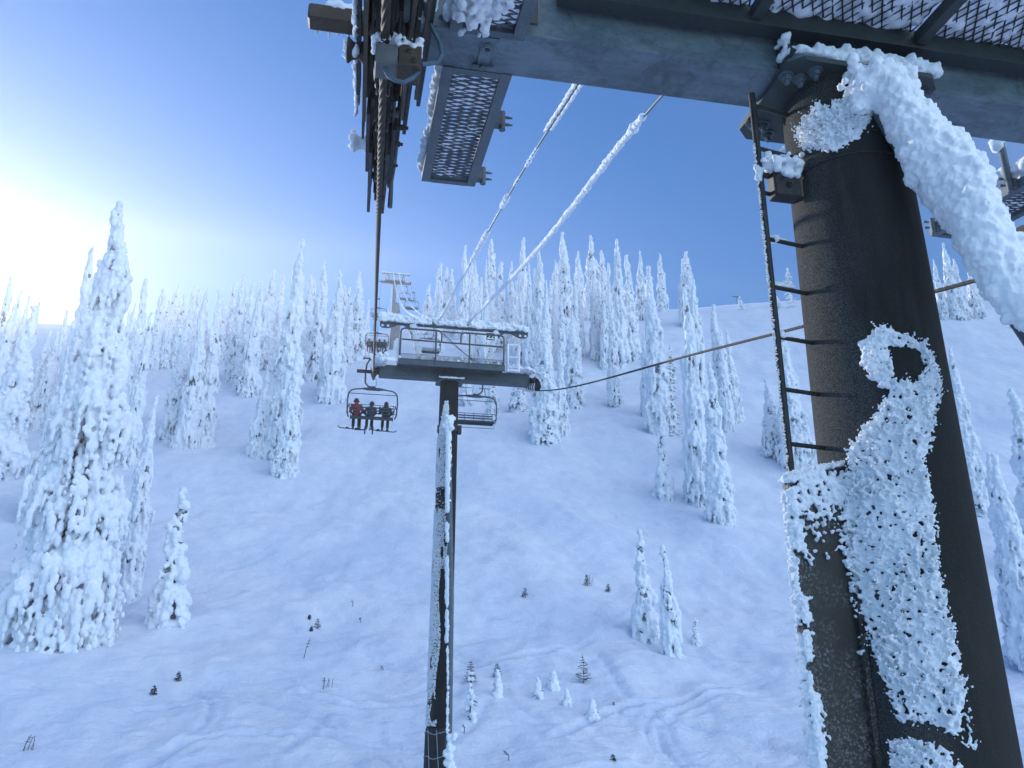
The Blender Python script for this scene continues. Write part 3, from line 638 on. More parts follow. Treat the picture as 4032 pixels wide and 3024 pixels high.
# ------------------------------------------------------------------ saplings and snow mounds
SAP = [(11.11,53.87,.69,'tiny bushy dark sapling right of the gantry pole, uppermost one'),(16.0,56.48,.84,'tiny thin sapling on the slope, left of the upper right pair'),(17.24,55.59,.66,'tiny bushy sapling just left of the twin-lobed small fir'),
(-1.66,49.67,.66,'larger sapling of the little cluster on the left mid slope'),(-2.17,50.55,.33,'leftmost speck-like sapling of the little cluster on the left mid slope'),(-1.95,48.36,.32,'lowest sapling of the little cluster on the left mid slope'),
(.22,52.8,.47,'leaning bare twig uphill right of the left mid slope cluster'),(.7,50.6,.34,'short bare twig left of the gantry pole, level with the sapling cluster'),(-2.0,42.85,1.07,'tall crooked twig with a tufted top on the lower left slope'),
(1.79,42.16,.32,'tilted little twig left of the gantry pole, inside a curved ski track'),(-.88,39.39,.51,'pair-like bare twigs below the crooked tufted twig'),(5.72,40.3,1.12,'thin ladder-like sapling close right of the gantry pole, above a snow mound'),
(7.11,41.09,.74,'short dark sapling poking from a snow mound right of the gantry pole'),(11.12,40.19,1.42,'dark bushy sapling, tallest bare green one right of the gantry pole'),(11.76,37.6,.25,'speck of twig below right of the dark bushy sapling'),
(9.81,31.72,.36,'small dark sapling near the bottom edge, right of the gantry pole'),(6.07,32.13,.4,'small twig near the bottom edge, closest to the gantry pole foot'),(4.73,34.68,.34,'twig tuft beside the snow-plastered lance pole foot'),
(-7.82,39.23,.45,'tufted sapling on the lower left slope, left of two'),(-7.16,40.57,.47,'thin sapling on the lower left slope, right of two'),(-10.87,34.11,.6,'bundle of bare upright twigs in the lower left corner')]
for i, (x, y, h, lab) in enumerate(SAP):
    g = np.random.default_rng(300+i); mb = MB(); bare = ('twig' in lab); lean = g.normal(size=2)*(.25 if bare else .05)
    h *= .9
    top = (lean[0]*h, lean[1]*h, h)
    mb.tube([(0, 0, -.3), (lean[0]*h*.3+.03, 0, h*.5), top], [.022, .017, .008], 5)
    if 'pair' in lab or 'bundle' in lab:
        for q in range(3): mb.tube([(.12*q+.1, .05, -.2), (.12*q+.12+g.normal()*.1, .05, h*g.uniform(.6, 1))], .012, 5)
    tb = MB(); lv = 3 if bare else 9
    for q in range(lv):
        u = (.55 if bare else .12)+(.42 if bare else .85)*q/lv; rr = h*(.30 if not bare else .16)*(1.05-u)+.03
        for b in range(4 if bare else 8):
            a = g.random()*6.28; p = Vector((lean[0]*h*u, lean[1]*h*u, h*u)); e2 = p+Vector((cos(a)*rr, sin(a)*rr, g.uniform(-.25, .35)*rr))
            sd = Vector((-sin(a), cos(a), .3))*.035; tb.add([p+sd*.5, p-sd*.5, e2-sd, e2+Vector((cos(a), sin(a), 0))*.04, e2+sd], [(0, 1, 2, 3, 4)])
    e = empty('sapling', (x, y, gz(x, y)), lab, 'sapling', 'dark saplings and twigs poking through the snow')
    mb.build('stem', M['twig'], e); tb.build('needle_tufts', M['twig'], e)
MOUND = [(8.57,38.66,1.0,.29,'left stub of the row of snow-smothered little trees right of the gantry pole'),(9.52,39.67,.9,.34,'tallest rounded stub of the row of snow-smothered little trees'),(9.73,37.97,.77,.25,'right stub of the row of snow-smothered little trees'),(10.44,36.43,.86,.33,'lone cone of snow over a little tree below the dark bushy sapling'),(5.13,35.94,2.07,.3,'tall lumpy snow-smothered little tree beside the snow-plastered lance pole'),(6.72,38.52,1.29,.29,'snow-smothered little tree with a dark sapling poking above it')]
for i, (x, y, h, r, lab) in enumerate(MOUND):
    g = np.random.default_rng(400+i); C = []; S = []; n = 9
    for q in range(n):
        u = q/n
        for b in range(4):
            a = g.random()*6.28; rr = r*(1-u*.75); C.append([cos(a)*rr*.55, sin(a)*rr*.55, u*h-.05]); S.append(np.array([.6, .6, .75])*rr*g.uniform(.6, 1.0)+.02)
    e = empty('snowy_shrub', (x, y, gz(x, y)), lab, 'small tree', 'little trees smothered in snow')
    lumps('snow_load', C, S, .03, ((.2, .07), (.08, .03)), M['tree_snow'], e)
    mb = MB(); mb.tube([(0, 0, -.3), (.02, 0, h*.8)], .03, 6)
    for q in range(10):
        a = g.random()*6.28; z = g.uniform(.05, .5)*h; mb.tube([(0, 0, z), (cos(a)*r*1.05, sin(a)*r*1.05, z-.1)], [.02, .008], 4)
    mb.build('branches', M['twig'], e)
# ------------------------------------------------------------------ helpers for built things (geometry given in world coordinates)
WORLD = None
_link0 = link_mesh
def link_mesh(name, me, mat, parent=None, label=None):
    if WORLD is not None and parent is not None: me.transform(Matrix.Translation(-Vector(WORLD)))
    return _link0(name, me, mat, parent, label)
def XL(y): return -.055+.0135*y
def XR(y): return 5.75+.0135*y
_RY = [-14, 2.2, 4.1, 6.4, 12, 28.3, 33, 42, 87, 132, 150, 182, 235]
_RZ = [.9, 2.72, 3.03, 3.60, 5.06, 9.56, 11.50, 15.40, 36.6, 59.8, 71.2, 85.2, 100]
def ropez(y): return float(pchip(_RY, _RZ, np.array([y]))[0])
def expanded(mb, x0, x1, y0, y1, zf, along, L, S, w):
    """expanded-metal mesh: rows of zigzag strands. along='X': diamonds long in X"""
    if along == 'X': a0, a1, b0, b1 = x0, x1, y0, y1
    else: a0, a1, b0, b1 = y0, y1, x0, x1
    n = int((b1-b0)/S); m = max(2, int((a1-a0)/(L/2)))
    for i in range(n+1):
        b = b0+(b1-b0)*i/n; pts = []
        for k in range(m+1):
            a = a0+(a1-a0)*k/m; bb = b+(S*.46 if (k+i) % 2 else -S*.46)
            bb = min(max(bb, b0), b1)
            p = (a, bb) if along == 'X' else (bb, a)
            pts.append((p[0], p[1], zf(p[0], p[1])))
        mb.tube(pts, w, 4, False, False)
def sheave_train(parent, X, ys, mats, over=1, wheel_r=.19, plates=True, far=False):
    """row of rope wheels above the rope plus rocker plates, as parts of a tower"""
    for i, y in enumerate(ys):
        xx = X(y); zc = ropez(y)+(wheel_r+.012)
        mb = MB(); n = 20 if far else 32
        mb.lathe([(.03, -.05), (wheel_r*.7, -.05), (wheel_r*.72, -.035), (wheel_r, -.04), (wheel_r+.004, -.03), (wheel_r-.012, -.012), (wheel_r-.012, .012), (wheel_r+.004, .03), (wheel_r, .04), (wheel_r*.72, .035), (wheel_r*.7, .05), (.03, .05)], (xx, y, zc), 'X', n, False)
        o = mb.build('sheave_wheel', M['rubber'], parent)
        hb = MB(); hb.lathe([(.055, -.058), (.055, .058)], (xx, y, zc), 'X', 10); hb.lathe([(.028, -.068), (.028, .068)], (xx, y, zc), 'X', 6, False); hb.build('hub', M['galv'], o)
    if not plates: return
    def plate(ya, yb, off, h, up, th=.012):
        mb = MB()
        for s in (-1, 1):
            za, zb_ = ropez(ya)+wheel_r+up, ropez(yb)+wheel_r+up; x_ = X((ya+yb)/2)+s*off; n = 6; pr = []
            mb.prism([(ya-.07, za-h*.35), (ya-.05, za+h*.3), ((ya+yb)/2-.12, (za+zb_)/2+h*.65), ((ya+yb)/2+.12, (za+zb_)/2+h*.65), (yb+.05, zb_+h*.3), (yb+.07, zb_-h*.35), ((ya+yb)/2, (za+zb_)/2-h*.2)], x_-th/2, x_+th/2, 'X')
        return mb
    for i in range(0, len(ys)-1, 2):
        o = plate(ys[i], ys[i+1], .068, .16, .01).build('rocker_plate', mats[0], parent)
        pb = MB(); ym = (ys[i]+ys[i+1])/2; pb.lathe([(.035, -.10), (.035, .10)], (X(ym), ym, ropez(ym)+wheel_r+.05), 'X', 10); pb.build('pivot_pin', M['galv'], o)
    for i in range(0, len(ys)-3, 4):
        ya, yb = (ys[i]+ys[i+1])/2, (ys[i+2]+ys[i+3])/2
        plate(ya, yb, .092, .20, .08).build('rocker_beam', mats[1], parent)
    if len(ys) >= 8:
        ya, yb = sum(ys[:4])/4, sum(ys[4:8])/4; plate(ya, yb, .122, .26, .17, .016).build('main_rocker_beam', mats[0], parent)
def knobs(C, S, p, n, g, size, deep):
    """one rime feather: a little cluster of ever smaller lumps growing out of the steel"""
    n = n/np.linalg.norm(n); u = np.cross(n, [0, 0, 1.]); u /= np.linalg.norm(u)+1e-9; v = np.cross(n, u); L = deep*g.uniform(.35, 1.25); k = 5
    for q in range(k):
        t = q/(k-1); w = size*(1.0-.35*t)*g.uniform(.7, 1.2)
        C.append(p+n*L*t+(u*g.normal()+v*g.normal())*size*.55*t); S.append(np.array([w, w, w])*g.uniform(.75, 1.25, 3))
        if q > 1 and g.random() < .6: C.append(p+n*L*t+(u*g.normal()+v*g.normal())*size*1.1); S.append(np.ones(3)*w*.5)
# ================================================================== near tower
TX, TY = 2.95, 4.10; g0 = gz(TX, TY)
near = empty('lift_tower', (TX, TY, g0), 'huge dark round lift tower on the right with frosted crossarm overhead, nearest to the viewer', 'lift tower', 'lift towers of the chairlift')
WORLD = (TX, TY, g0)
pr = lambda z: .358+.011*(3.15-z)
MB().lathe([(pr(z), z) for z in (g0-1, -6, -3, -1, 0, 1, 2, 3, 3.5)], (TX, TY, 0), 'Z', 96).build('pole', M['pole'], near)
for z in (2.90, 3.05):
    MB().tube([(TX+(pr(z)+.003)*cos(a*pi/24), TY+(pr(z)+.003)*sin(a*pi/24), z) for a in range(49)], .006, 6).build('wire_strap', M['dark'], near)
def cham(x0, x1, y0, y1, c): return [(x0+c, y0), (x1-c, y0), (x1, y0+c), (x1, y1-c), (x1-c, y1), (x0+c, y1), (x0, y1-c), (x0, y0+c)]
fp = MB().prism(cham(2.43, 3.47, 3.74, 4.56, .09), 3.50, 3.535, 'Z').build('flange_plate', M['channel'], near)
MB().prism(cham(2.45, 3.45, 3.76, 4.54, .07), 3.5375, 3.568, 'Z').build('base_plate', M['beam'], near)
for (x, y) in ((2.468, 3.895), (2.56, 3.90), (2.62, 3.82), (2.478, 4.379), (2.556, 4.379), (2.636, 4.47), (3.43, 3.895), (3.34, 3.90), (3.28, 3.82), (3.42, 4.38), (3.34, 4.38)):
    MB().bolt((x, y, 3.50), .033, .034).build('bolt', M['galv'], fp)
MB().box((2.93, 4.125, 3.79), (5.62, .33, .42), None, .008).build('crossarm', M['beam'], near)
MB().box((2.93, 4.125, 3.574), (5.62, .37, .014)).build('bottom_flange', M['beam'], near)
for x in (2.46, 3.44): MB().prism([(3.745, 3.57), (3.955, 3.57), (3.955, 3.86)], x-.008, x+.008, 'X').build('gusset', M['channel'], near)
# end details of the crossarm
eb = MB(); eb.box((.27, 3.945, 3.70), (.24, .016, .32)); 
for (x, z) in ((.22, 3.78), (.33, 3.79), (.21, 3.62), (.31, 3.61)): eb.bolt((x, 3.936, z), .016, .014, 'Y')
eb.build('end_plate', M['galv'], near)
hb = MB(); hb.box((.60, 4.12, 3.560), (.075, .26, .014), None, .004); hb.box((.60, 4.0, 3.552), (.13, .03, .012)); hb.box((.60, 4.25, 3.552), (.13, .03, .012)); hb.lathe([(.03, 0), (.03, -.03), (.018, -.032), (.018, -.005)], (.60, 4.06, 3.555), 'Z', 16); hb.lathe([(.02, 0), (.02, -.02)], (.60, 4.24, 3.55), 'Z', 12)
hb.build('hanger_bracket', M['beam'], near)
bar = MB(); bar.box((-.14, 3.97, 3.51), (.62, .11, .11), None, .012); barO = bar.build('stub_bar', M['rust'], near)
ic = MB(); 
for (x, L) in ((-.40, .03), (-.33, .045), (-.22, .025), (-.12, .05), (-.16, .02), (-.28, .015)): ic.tube([(x, 4.019, 3.458), (x, 4.019, 3.456-L)], [.008, .002], 6)
ic.build('icicles', M['rime'], near)
C, S = crust_along([(-.33, 3.97, 3.575), (.02, 3.97, 3.585)], .05, .03, .5, 5); lumps('snow_cap', C, S, .014, ((.06, .03), (.02, .012)), M['rime'], near)
# catwalk in front of the crossarm
ch = MB(); ch.box((3.85, 3.864, 3.86), (5.7, .113, .15), None, .006); ch.box((3.85, 3.802, 3.786), (5.7, .012, .016)); ch.build('catwalk_channel', M['channel'], near)
for x in (1.12, 2.25, 3.39, 4.53, 5.67): MB().box((x, 3.40, 3.852), (.075, .80, .085), None, .004).build('catwalk_joist', M['channel'], near)
for a, b in ((1.16, 2.21), (2.29, 3.35), (3.43, 4.49), (4.57, 5.63)):
    gm = MB(); expanded(gm, a, b, 3.0, 3.80, lambda x, y: 3.905, 'Y', .105, .034, .0062); gm.build('grating_panel', M['channel'], near)
    g = np.random.default_rng(int(a*100)); C = []; S = []
    for x in np.arange(a+.02, b, .042):
        for y in np.arange(3.25, 3.80, .042):
            if fbm(np.array([x*2.3]), np.array([y*2.3+4]))[0] < -.95: continue
            C.append((x+g.normal()*.01, y+g.normal()*.01, 3.942+g.normal()*.012)); S.append(np.array([.04, .045, .04])*g.uniform(.7, 1.2))
    lumps('packed_snow', C, S, .02, ((.05, .03),), M['clump'], near)
# ledge of snow on the flange plate and on the gusset
g = np.random.default_rng(77); C = []; S = []
for x in np.arange(2.47, 3.47, .022):
    k = 1 if x > 2.62 else .55
    for q in range(3): C.append((x, 3.775+g.normal()*.014, 3.575+.028*q*k+.01*sin(x*13))); S.append(np.array([.03, .042, .03])*g.uniform(.65, 1.3)*k)
for q in range(30): C.append((2.45+g.normal()*.012, 3.80+g.random()*.12, 3.60+g.random()*.13)); S.append(np.ones(3)*.022*g.uniform(.6, 1.3))
lumps('snow_ledge', C, S, .011, ((.05, .03), (.018, .012)), M['rime'], near)
# grating walkways along the rope, one each side
def walkway(xa, xb, flip):
    zf = lambda x, y: 3.56+.128*(y-4.29)
    for (ya, yb) in ((4.30, 5.97), (2.9, 3.93)):
        fr = MB()
        for x in (xa+.035, xb-.035):
            for y0, y1 in ((ya, yb),):
                fr.prism([(y0, zf(0, y0)-.005), (y1, zf(0, y1)-.005), (y1, zf(0, y1)+.075), (y0, zf(0, y0)+.075)], x-.035, x+.035, 'X')
        for y in (ya+.03, yb-.025): fr.box(((xa+xb)/2, y, zf(0, y)+.035), (xb-xa-.142, .05, .078))
        o = fr.build('walkway_frame', M['galv'], near)
        gm = MB(); expanded(gm, xa+.075, xb-.075, ya+.06, yb-.06, lambda x, y: zf(x, y)+.03, 'X', .12, .026, .0095); gm.build('walkway_grating', M['galv'], near)
        g = np.random.default_rng(int(ya*10)+flip); C = []; S = []
        for x in np.arange(xa+.09, xb-.08, .03):
            for y in np.arange(ya+.07, yb-.06, .02):
                if vnoise(np.array([x*7.]), np.array([y*9.]))[0]+.5*vnoise(np.array([x*23.]), np.array([y*31.]))[0] > -.35: C.append((x, y, zf(x, y)+.040)); S.append(np.array([.028, .010, .016])*g.uniform(.6, 1.3))
        lumps('snow_bits', C, S, .012, ((.03, .01),), M['clump'], near)
        tp = MB()
        for k in range(2):
            sx = xb+.0 if not flip else xa
        C = []; S = []
        for y in np.arange(ya, yb, .03):
            for x in ((xa-.01, xb-.06) if not flip else (xa+.05, xb+.01)):
                if g.random() < .8: C.append((x, y, zf(x, y)+.10)); S.append(np.array([.035, .035, .045])*g.uniform(.5, 1.35))
        lumps('snow_rim', C, S, .014, ((.05, .03), (.02, .01)), M['rime'], near)
    x = xb+.05 if not flip else xa-.05
    for y in (4.95, 5.85):
        sk = MB(); sk.tube([(x, y, zf(x, y)-.03), (x, y, zf(x, y)+.12)], .024, 10); sk.box((x-(.03 if not flip else -.03), y, zf(x, y)+.04), (.04, .07, .08))
        for dz in (0, .06): sk.lathe([(.011, 0), (.011, .035), (.007, .035), (.007, .055)], (x+(.02 if not flip else -.095), y, zf(x, y)+.02+dz), 'X', 6, False)
        sk.build('post_socket', M['galv'], near)
    if flip:
        MB().tube([(x, 4.95, 3.72), (x, 4.95, 4.7)], .03, 12).build('handrail_post', M['galv'], near)
        C, S = crust_along([(x-.02, 4.95, 4.02), (x-.02, 4.95, 4.5)], .05, .02, .6, 9); c2, s2 = crust_along([(x+.1, 4.6, 3.78), (x+.1, 5.8, 3.92)], .10, .05, .6, 10)
        lumps('post_rime', C+c2, S+s2, .014, ((.05, .03), (.02, .012)), M['rime'], near)
walkway(.355, .80, 0); walkway(5.05, 5.50, 1)
# big soft lumps of snow hanging at the crossarm's left end
g = np.random.default_rng(5); C = []; S = []
for q in range(520): C.append((.47+g.normal()*.065, 3.55+g.normal()*.09, 3.43+g.normal()*.045)); S.append(np.ones(3)*g.uniform(.010, .034))
for q in range(130): C.append((.20+g.normal()*.026, 3.5+g.normal()*.05, 3.30+g.normal()*.028)); S.append(np.ones(3)*g.uniform(.007, .02))
lumps('hanging_snow', C, S, .008, ((.06, .03), (.02, .018), (.009, .01)), M['rime'], near)
cl = MB(); cl.box((.70, 3.72, 3.62), (.05, .35, .16), None, .006); cl.box((.80, 3.86, 3.70), (.14, .02, .24)); cl.bolt((.80, 3.85, 3.70), .02, .018, 'Y'); cl.box((.62, 3.80, 3.66), (.02, .2, .2)); cl.build('mounting_lugs', M['channel'], near)
# sheave trains
ys = [2.45+.47*k for k in range(8)]
sheave_train(near, XL, ys, (M['rust'], M['dark']))
sheave_train(near, XR, ys, (M['rust'], M['dark']))
for x in (.12, 5.72): MB().box((x, 4.12, 3.66), (.5, .16, .18), None, .01).build('train_yoke', M['dark'], near)
# left flank details: guide rails, catcher spools, sensor box, hose, handles
tb = MB()
for (x, w_, ya, yb, dz) in ((-.005, .25, 2.2, 4.9, .50), (.0, .17, 4.9, 6.15, .42)):
    tb.prism([(ya, ropez(ya)+dz), (yb, ropez(yb)+dz), (yb, ropez(yb)+dz+.06), (ya, ropez(ya)+dz+.06)], x-w_/2, x+w_/2, 'X')
tb.build('train_beam', M['dark'], near)
rl = MB()
for (x, ya, yb, dz, h) in ((-.155, 2.5, 4.5, .30, .10), (.16, 2.6, 4.95, .26, .12), (.22, 2.6, 4.4, .22, .05), (-.082, 4.4, 5.45, .12, .12), (.088, 4.6, 5.75, .12, .08), (-.058, 4.8, 6.22, .02, .16), (.058, 4.8, 6.22, .02, .16)):
    MB().prism([(ya, ropez(ya)+dz), (yb, ropez(yb)+dz), (yb, ropez(yb)+dz+h), (ya, ropez(ya)+dz+h)], x-.012, x+.012, 'X').build('guide_rail', M['dark'], near)
r2 = MB()
for (x, ya, yb, dz) in ((-.105, 2.3, 4.4, .06), (.12, 2.3, 4.3, .05), (.19, 2.3, 4.1, .10)):
    MB().prism([(ya, ropez(ya)+dz), (yb, ropez(yb)+dz), (yb, ropez(yb)+dz+.05), (ya, ropez(ya)+dz+.05)], x-.01, x+.01, 'X').build('inner_rail', M['rust'], near)
for k, (x, y, z, white) in enumerate(((-.165, 4.0, 3.335, 0), (-.135, 5.2, 3.542, 1))):
    sp = MB(); sp.lathe([(.045, -.055), (.072, -.055), (.072, -.045), (.05, -.02), (.046, 0), (.05, .02), (.072, .045), (.072, .055), (.045, .055)], (x, y, z), 'X', 24)
    o = sp.build('catcher_spool', M['rust'] if not white else M['white_bar'], near)
    br = MB(); br.tube([(x+.05, y, z), (x+.11, y+.02, z), (x+.12, y+.12, z-.06), (x+.13, y+.25, z-.03)], .018, 8); br.box((x+.10, y+.1, z-.01), (.012, .22, .06)); br.build('bracket', M['dark'], o)
    g = np.random.default_rng(8+k); C = []; S = []
    for q in range(40): a = g.random()*6.28; C.append((x-.06+g.normal()*.008, y+.07*cos(a)*g.random(), z+.075*sin(a)*g.random()+.01)); S.append(np.ones(3)*g.uniform(.007, .016 if not white else .024))
    lumps('spool_snow', C, S, .009, ((.03, .015),), M['rime'], near)
bx = MB(); bx.box((.003, 3.42, 2.812), (.108, .13, .115), None, .006); bxo = bx.build('sensor_box', M['boxgrey'], near)
b2 = MB(); b2.box((.117, 3.43, 2.818), (.112, .15, .125), None, .005); b2.bolt((.11, 3.353, 2.84), .012, .01, 'Y'); b2.bolt((.14, 3.353, 2.79), .012, .01, 'Y'); b2.box((.17, 3.55, 2.95), (.02, .06, .32)); b2.build('rusty_box', M['rust'], near)
g = np.random.default_rng(12); C = []; S = []
for x in np.arange(-.06, .18, .012):
    hgt = .05+.045*math.exp(-((x+.02)/.04)**2)+.02*sin(x*40)
    for q in range(12): C.append((x, 3.40+g.normal()*.03, 2.87+hgt*g.random())); S.append(np.ones(3)*.015*g.uniform(.5, 1.4))
lumps('box_snow', C, S, .0065, ((.03, .02), (.010, .01)), M['rime'], near)
hose = MB(); hose.tube([(.174, 3.5, 3.36), (.174, 3.5, 3.3), (.191, 3.5, 3.209), (.231, 3.5, 3.116), (.271, 3.5, 3.04), (.284, 3.5, 2.968), (.262, 3.5, 2.916), (.217, 3.48, 2.884), (.178, 3.46, 2.858)], .0115, 10)
hose.tube([(.167, 3.4, 2.768), (.137, 3.4, 2.72), (.094, 3.4, 2.687), (.05, 3.4, 2.695), (.017, 3.4, 2.717), (-.0, 3.4, 2.755)], .011, 10); hose.build('cable_hose', M['hose'], near)
hd = MB(); hd.prism([(.070, 3.25), (.072, 2.99), (.079, 2.972), (.089, 2.966), (.098, 2.975), (.103, 2.99), (.10, 3.25)], 3.30, 3.312, 'Y'); hd.build('pull_handle', M['galv'], near); hd = MB(); hd.tube([(.138, 5.4, 4.1), (.137, 5.6, 3.98), (.128, 5.8, 3.80), (.114, 5.9, 3.70)], .014, 8); hd.tube([(.114, 5.9, 3.76), (.112, 5.9, 3.57), (.112, 5.9, 3.455)], [.012, .019, .02], 10)
hd.build('release_rod', M['galv'], near)
for (x, y) in ((.12, 4.75), (.10, 5.05), (.085, 5.5)):
    pn = MB(); pn.lathe([(.02, 0), (.02, .04), (.012, .04), (.012, .06)], (x, y, ropez(y)+.22), 'X', 8); pn.box((x-.02, y, ropez(y)+.24), (.04, .08, .10)); pn.build('pin_block', M['dark'], near)
g = np.random.default_rng(14); C = []; S = []
for y in np.arange(2.7, 5.1, .018):
    if vnoise(np.array([y*3.]), np.array([2.]))[0] > -.35: C.append((-.172+g.normal()*.006, y, ropez(y)+.36+g.normal()*.04)); S.append(np.array([.015, .03, .03])*g.uniform(.5, 1.35))
lumps('edge_rime', C, S, .009, ((.03, .018),), M['rime'], near)
# ladder and its guard box
LX, LY = 2.325, 4.08
for x, y in ((LX, LY),): MB().tube([(x, y, g0-.2), (x, y, 3.48)], .021, 10).build('ladder_rail', M['dark'], near)
for k in range(-26, 8):
    z = 1.165+.3185*k
    if z < g0: continue
    MB().tube([(LX, LY, z), (2.64, 4.14, z)], .0135, 8).build('ladder_rung', M['dark'], near)
st = MB(); st.box((2.47, 4.06, 2.80), (.17, .10, .17), None, .005); st.box((2.40, 4.08, 2.88), (.16, .02, .03)); st.bolt((2.475, 4.01, 2.79), .02, .016, 'Y'); st.build('standoff_bracket', M['dark'], near)
g = np.random.default_rng(15); C = []; S = []
for q in range(90): C.append((2.47+g.normal()*.055, 4.03+g.normal()*.04, 2.92+g.normal()*.045)); S.append(np.ones(3)*g.uniform(.015, .035))
for q in range(26): C.append((LX-.015+g.normal()*.008, LY-.015, 2.83+g.random()*.12)); S.append(np.ones(3)*g.uniform(.012, .024))
lumps('bracket_snow', C, S, .011, ((.04, .02), (.016, .01)), M['rime'], near)
for z, k in ((2.13, 0), (1.80, 0), (2.44, 0)):
    C, S = crust_along([(LX+.02, LY+.02, z+.016), (2.58, 4.12, z+.014)], .02, .012, .7, int(z*10)); 
    lumps('rung_rime', C[:len(C)*2//3], S[:len(C)*2//3], .008, ((.02, .012),), M['rime'], near)
gd = MB(); gd.prism([(2.262, g0+.1), (2.60, g0+.1), (2.60, 1.03), (2.25, .945)], 3.99, 4.05, 'Y'); gd.build('ladder_guard', M['guard'], near)
MB().prism([(2.545, g0+.1), (2.575, g0+.1), (2.575, .35), (2.545, .30)], 3.955, 3.988, 'Y').build('guard_hinge', M['guard'], near)
rng = np.random.default_rng(16); P = []; N = []
for q in range(2600):   # rime along the guard's windward edge, over its top and beside the pole
    z = rng.uniform(-1.2, .97); u = abs(rng.normal())
    wdt = .030+.035*max(0, z)+.02*vnoise(np.array([z*4.]), np.array([1.]))[0]
    P.append((2.258+u*wdt*.55, 3.985, z-.0)); N.append((-.5, -.8, .2))
for q in range(2600): z = rng.uniform(-1.4, .96); P.append((2.254, 3.99+rng.random()*.06, z)); N.append((-1, -.2, .1))
for q in range(1000): z = .99-abs(rng.normal())*.16; x = rng.uniform(2.26, 2.59); P.append((x, 3.985, min(z, .94+(x-2.25)*.25))); N.append((0, -1, .3))
for q in range(500): x = rng.uniform(2.25, 2.6); P.append((x, 3.98+rng.random()*.07, .955+(x-2.25)*.243)); N.append((0, -.3, 1))
for q in range(520): z = rng.uniform(.05, .92); P.append((2.575-abs(rng.normal())*.018*(1+z), 3.98, z)); N.append((.2, -1, .1))
k = [i for i in range(len(P)) if vnoise(np.array([P[i][0]*14.]), np.array([P[i][2]*11.]))[0] > -.42-.4*(P[i][2] > .6)]
C = []; S = []
for i in k:
    if rng.random() < .36: knobs(C, S, np.array(P[i]), np.array(N[i], float)+rng.normal(size=3)*.25, rng, .0095, .026)
lumps('guard_rime', C, S, .0056, ((.012, .010),), M['rime'], near)
rng = np.random.default_rng(17); P = []; N = []
for q in range(900): z = rng.uniform(1.0, 3.1); P.append((LX-.019, LY-.006+rng.normal()*.006, z)); N.append((-1, -.4, .1))
grains('rail_frost', P, N, .0042, M['rime'], near, 4, 1.2)
# rime plastered on the pole face
P1 = [(-.42,1.808),(-.729,1.682),(-.68,1.502),(-.439,1.399),(-.653,1.303),(-1.061,1.135),(-1.33,.901),(-1.40,.707),(-1.36,.46),(-1.205,.223),(-1.104,.044),(-1.009,-.107),(-.918,-.252),(-.633,-.247),(-.392,-.275),(-.124,-.363),(-.138,-.244),(-.149,-.081),(-.17,.108),(-.211,.303),(-.225,.437),(-.244,.574),(-.164,.667),(-.177,.881),(-.178,1.027),(-.047,1.103),(.064,1.257),(.272,1.396),(.314,1.532),(.12,1.67),(-.268,1.69)]
HO = [(-.43,1.66),(.026,1.639),(.06,1.53),(-.1,1.45),(-.385,1.44)]
P2 = [(-1.026,-.326),(-1.103,-.458),(-1.088,-.78),(-.304,-.76),(-.324,-.423),(-.565,-.337)]
P3 = [(-1.42,3.20),(-1.286,3.058),(-.801,2.942),(-.42,2.996),(-.146,3.123),(-.016,3.243),(-.391,3.296),(-.698,3.273),(-1.066,3.267)]
def inside(p, poly):
    x, y = p; c = False
    for (x1, y1), (x2, y2) in zip(poly, poly[1:]+poly[:1]):
        if (y1 > y) != (y2 > y) and x < (x2-x1)*(y-y1)/(y2-y1)+x1: c = not c
    return c
def pole_patch(name, poly, hole, gap, size, seed, deep=.04):
    g = np.random.default_rng(seed); ths = [p[0] for p in poly]; zs = [p[1] for p in poly]; C = []; S = []
    z = min(zs)
    while z < max(zs):
        th = min(ths)
        while th < max(ths):
            a_, b_ = th+g.normal()*gap*.45/.37, z+g.normal()*gap*.4; th += gap/.37
            nz = vnoise(np.array([a_*8.]), np.array([b_*8.]))[0]+.6*vnoise(np.array([a_*22.]), np.array([b_*20.]))[0]
            if nz < -.85 and g.random() < .8: continue
            if not inside((a_+g.normal()*.02, b_+g.normal()*.012), poly) or (hole and inside((a_, b_), hole)): continue
            n_ = np.array([sin(a_), -cos(a_), 0]); p = np.array([TX+n_[0]*pr(b_), TY+n_[1]*pr(b_), b_])
            knobs(C, S, p, n_+np.array([-.35, -.2, .45])+g.normal(size=3)*.25, g, size*(1+.3*max(-.6, nz)), deep*(1+.5*max(-.6, nz)))
        z += gap*.85
    TH = g.uniform(min(ths), max(ths), 40000); ZZ_ = g.uniform(min(zs), max(zs), 40000); nb = 0; NN = vnoise(TH*11., ZZ_*11.)+.7*vnoise(TH*31., ZZ_*29.)
    lim = (max(ths)-min(ths))*.37*(max(zs)-min(zs))/(gap*.36)**2*.80
    for a_, b_, n_ in zip(TH, ZZ_, NN):      # thin frosty ground layer between the feathers
        if nb > lim: break
        nb += 1
        if n_ < -.75 or not inside((a_+g.normal()*.03, b_+g.normal()*.015), poly) or (hole and inside((a_, b_), hole)): continue
        w = g.uniform(.004, .008); C.append((TX+sin(a_)*(pr(b_)+.004), TY-cos(a_)*(pr(b_)+.004), b_)); S.append((w, w, w))
    return lumps(name, C, S, .0052, ((.012, .008),), M['rime'], near)
pole_patch('pole_rime', P1, HO, .0200, .0084, 21, .055); pole_patch('pole_rime', P2, None, .0200, .0084, 22, .06); pole_patch('top_rime', P3, None, .0165, .0085, 23, .06)
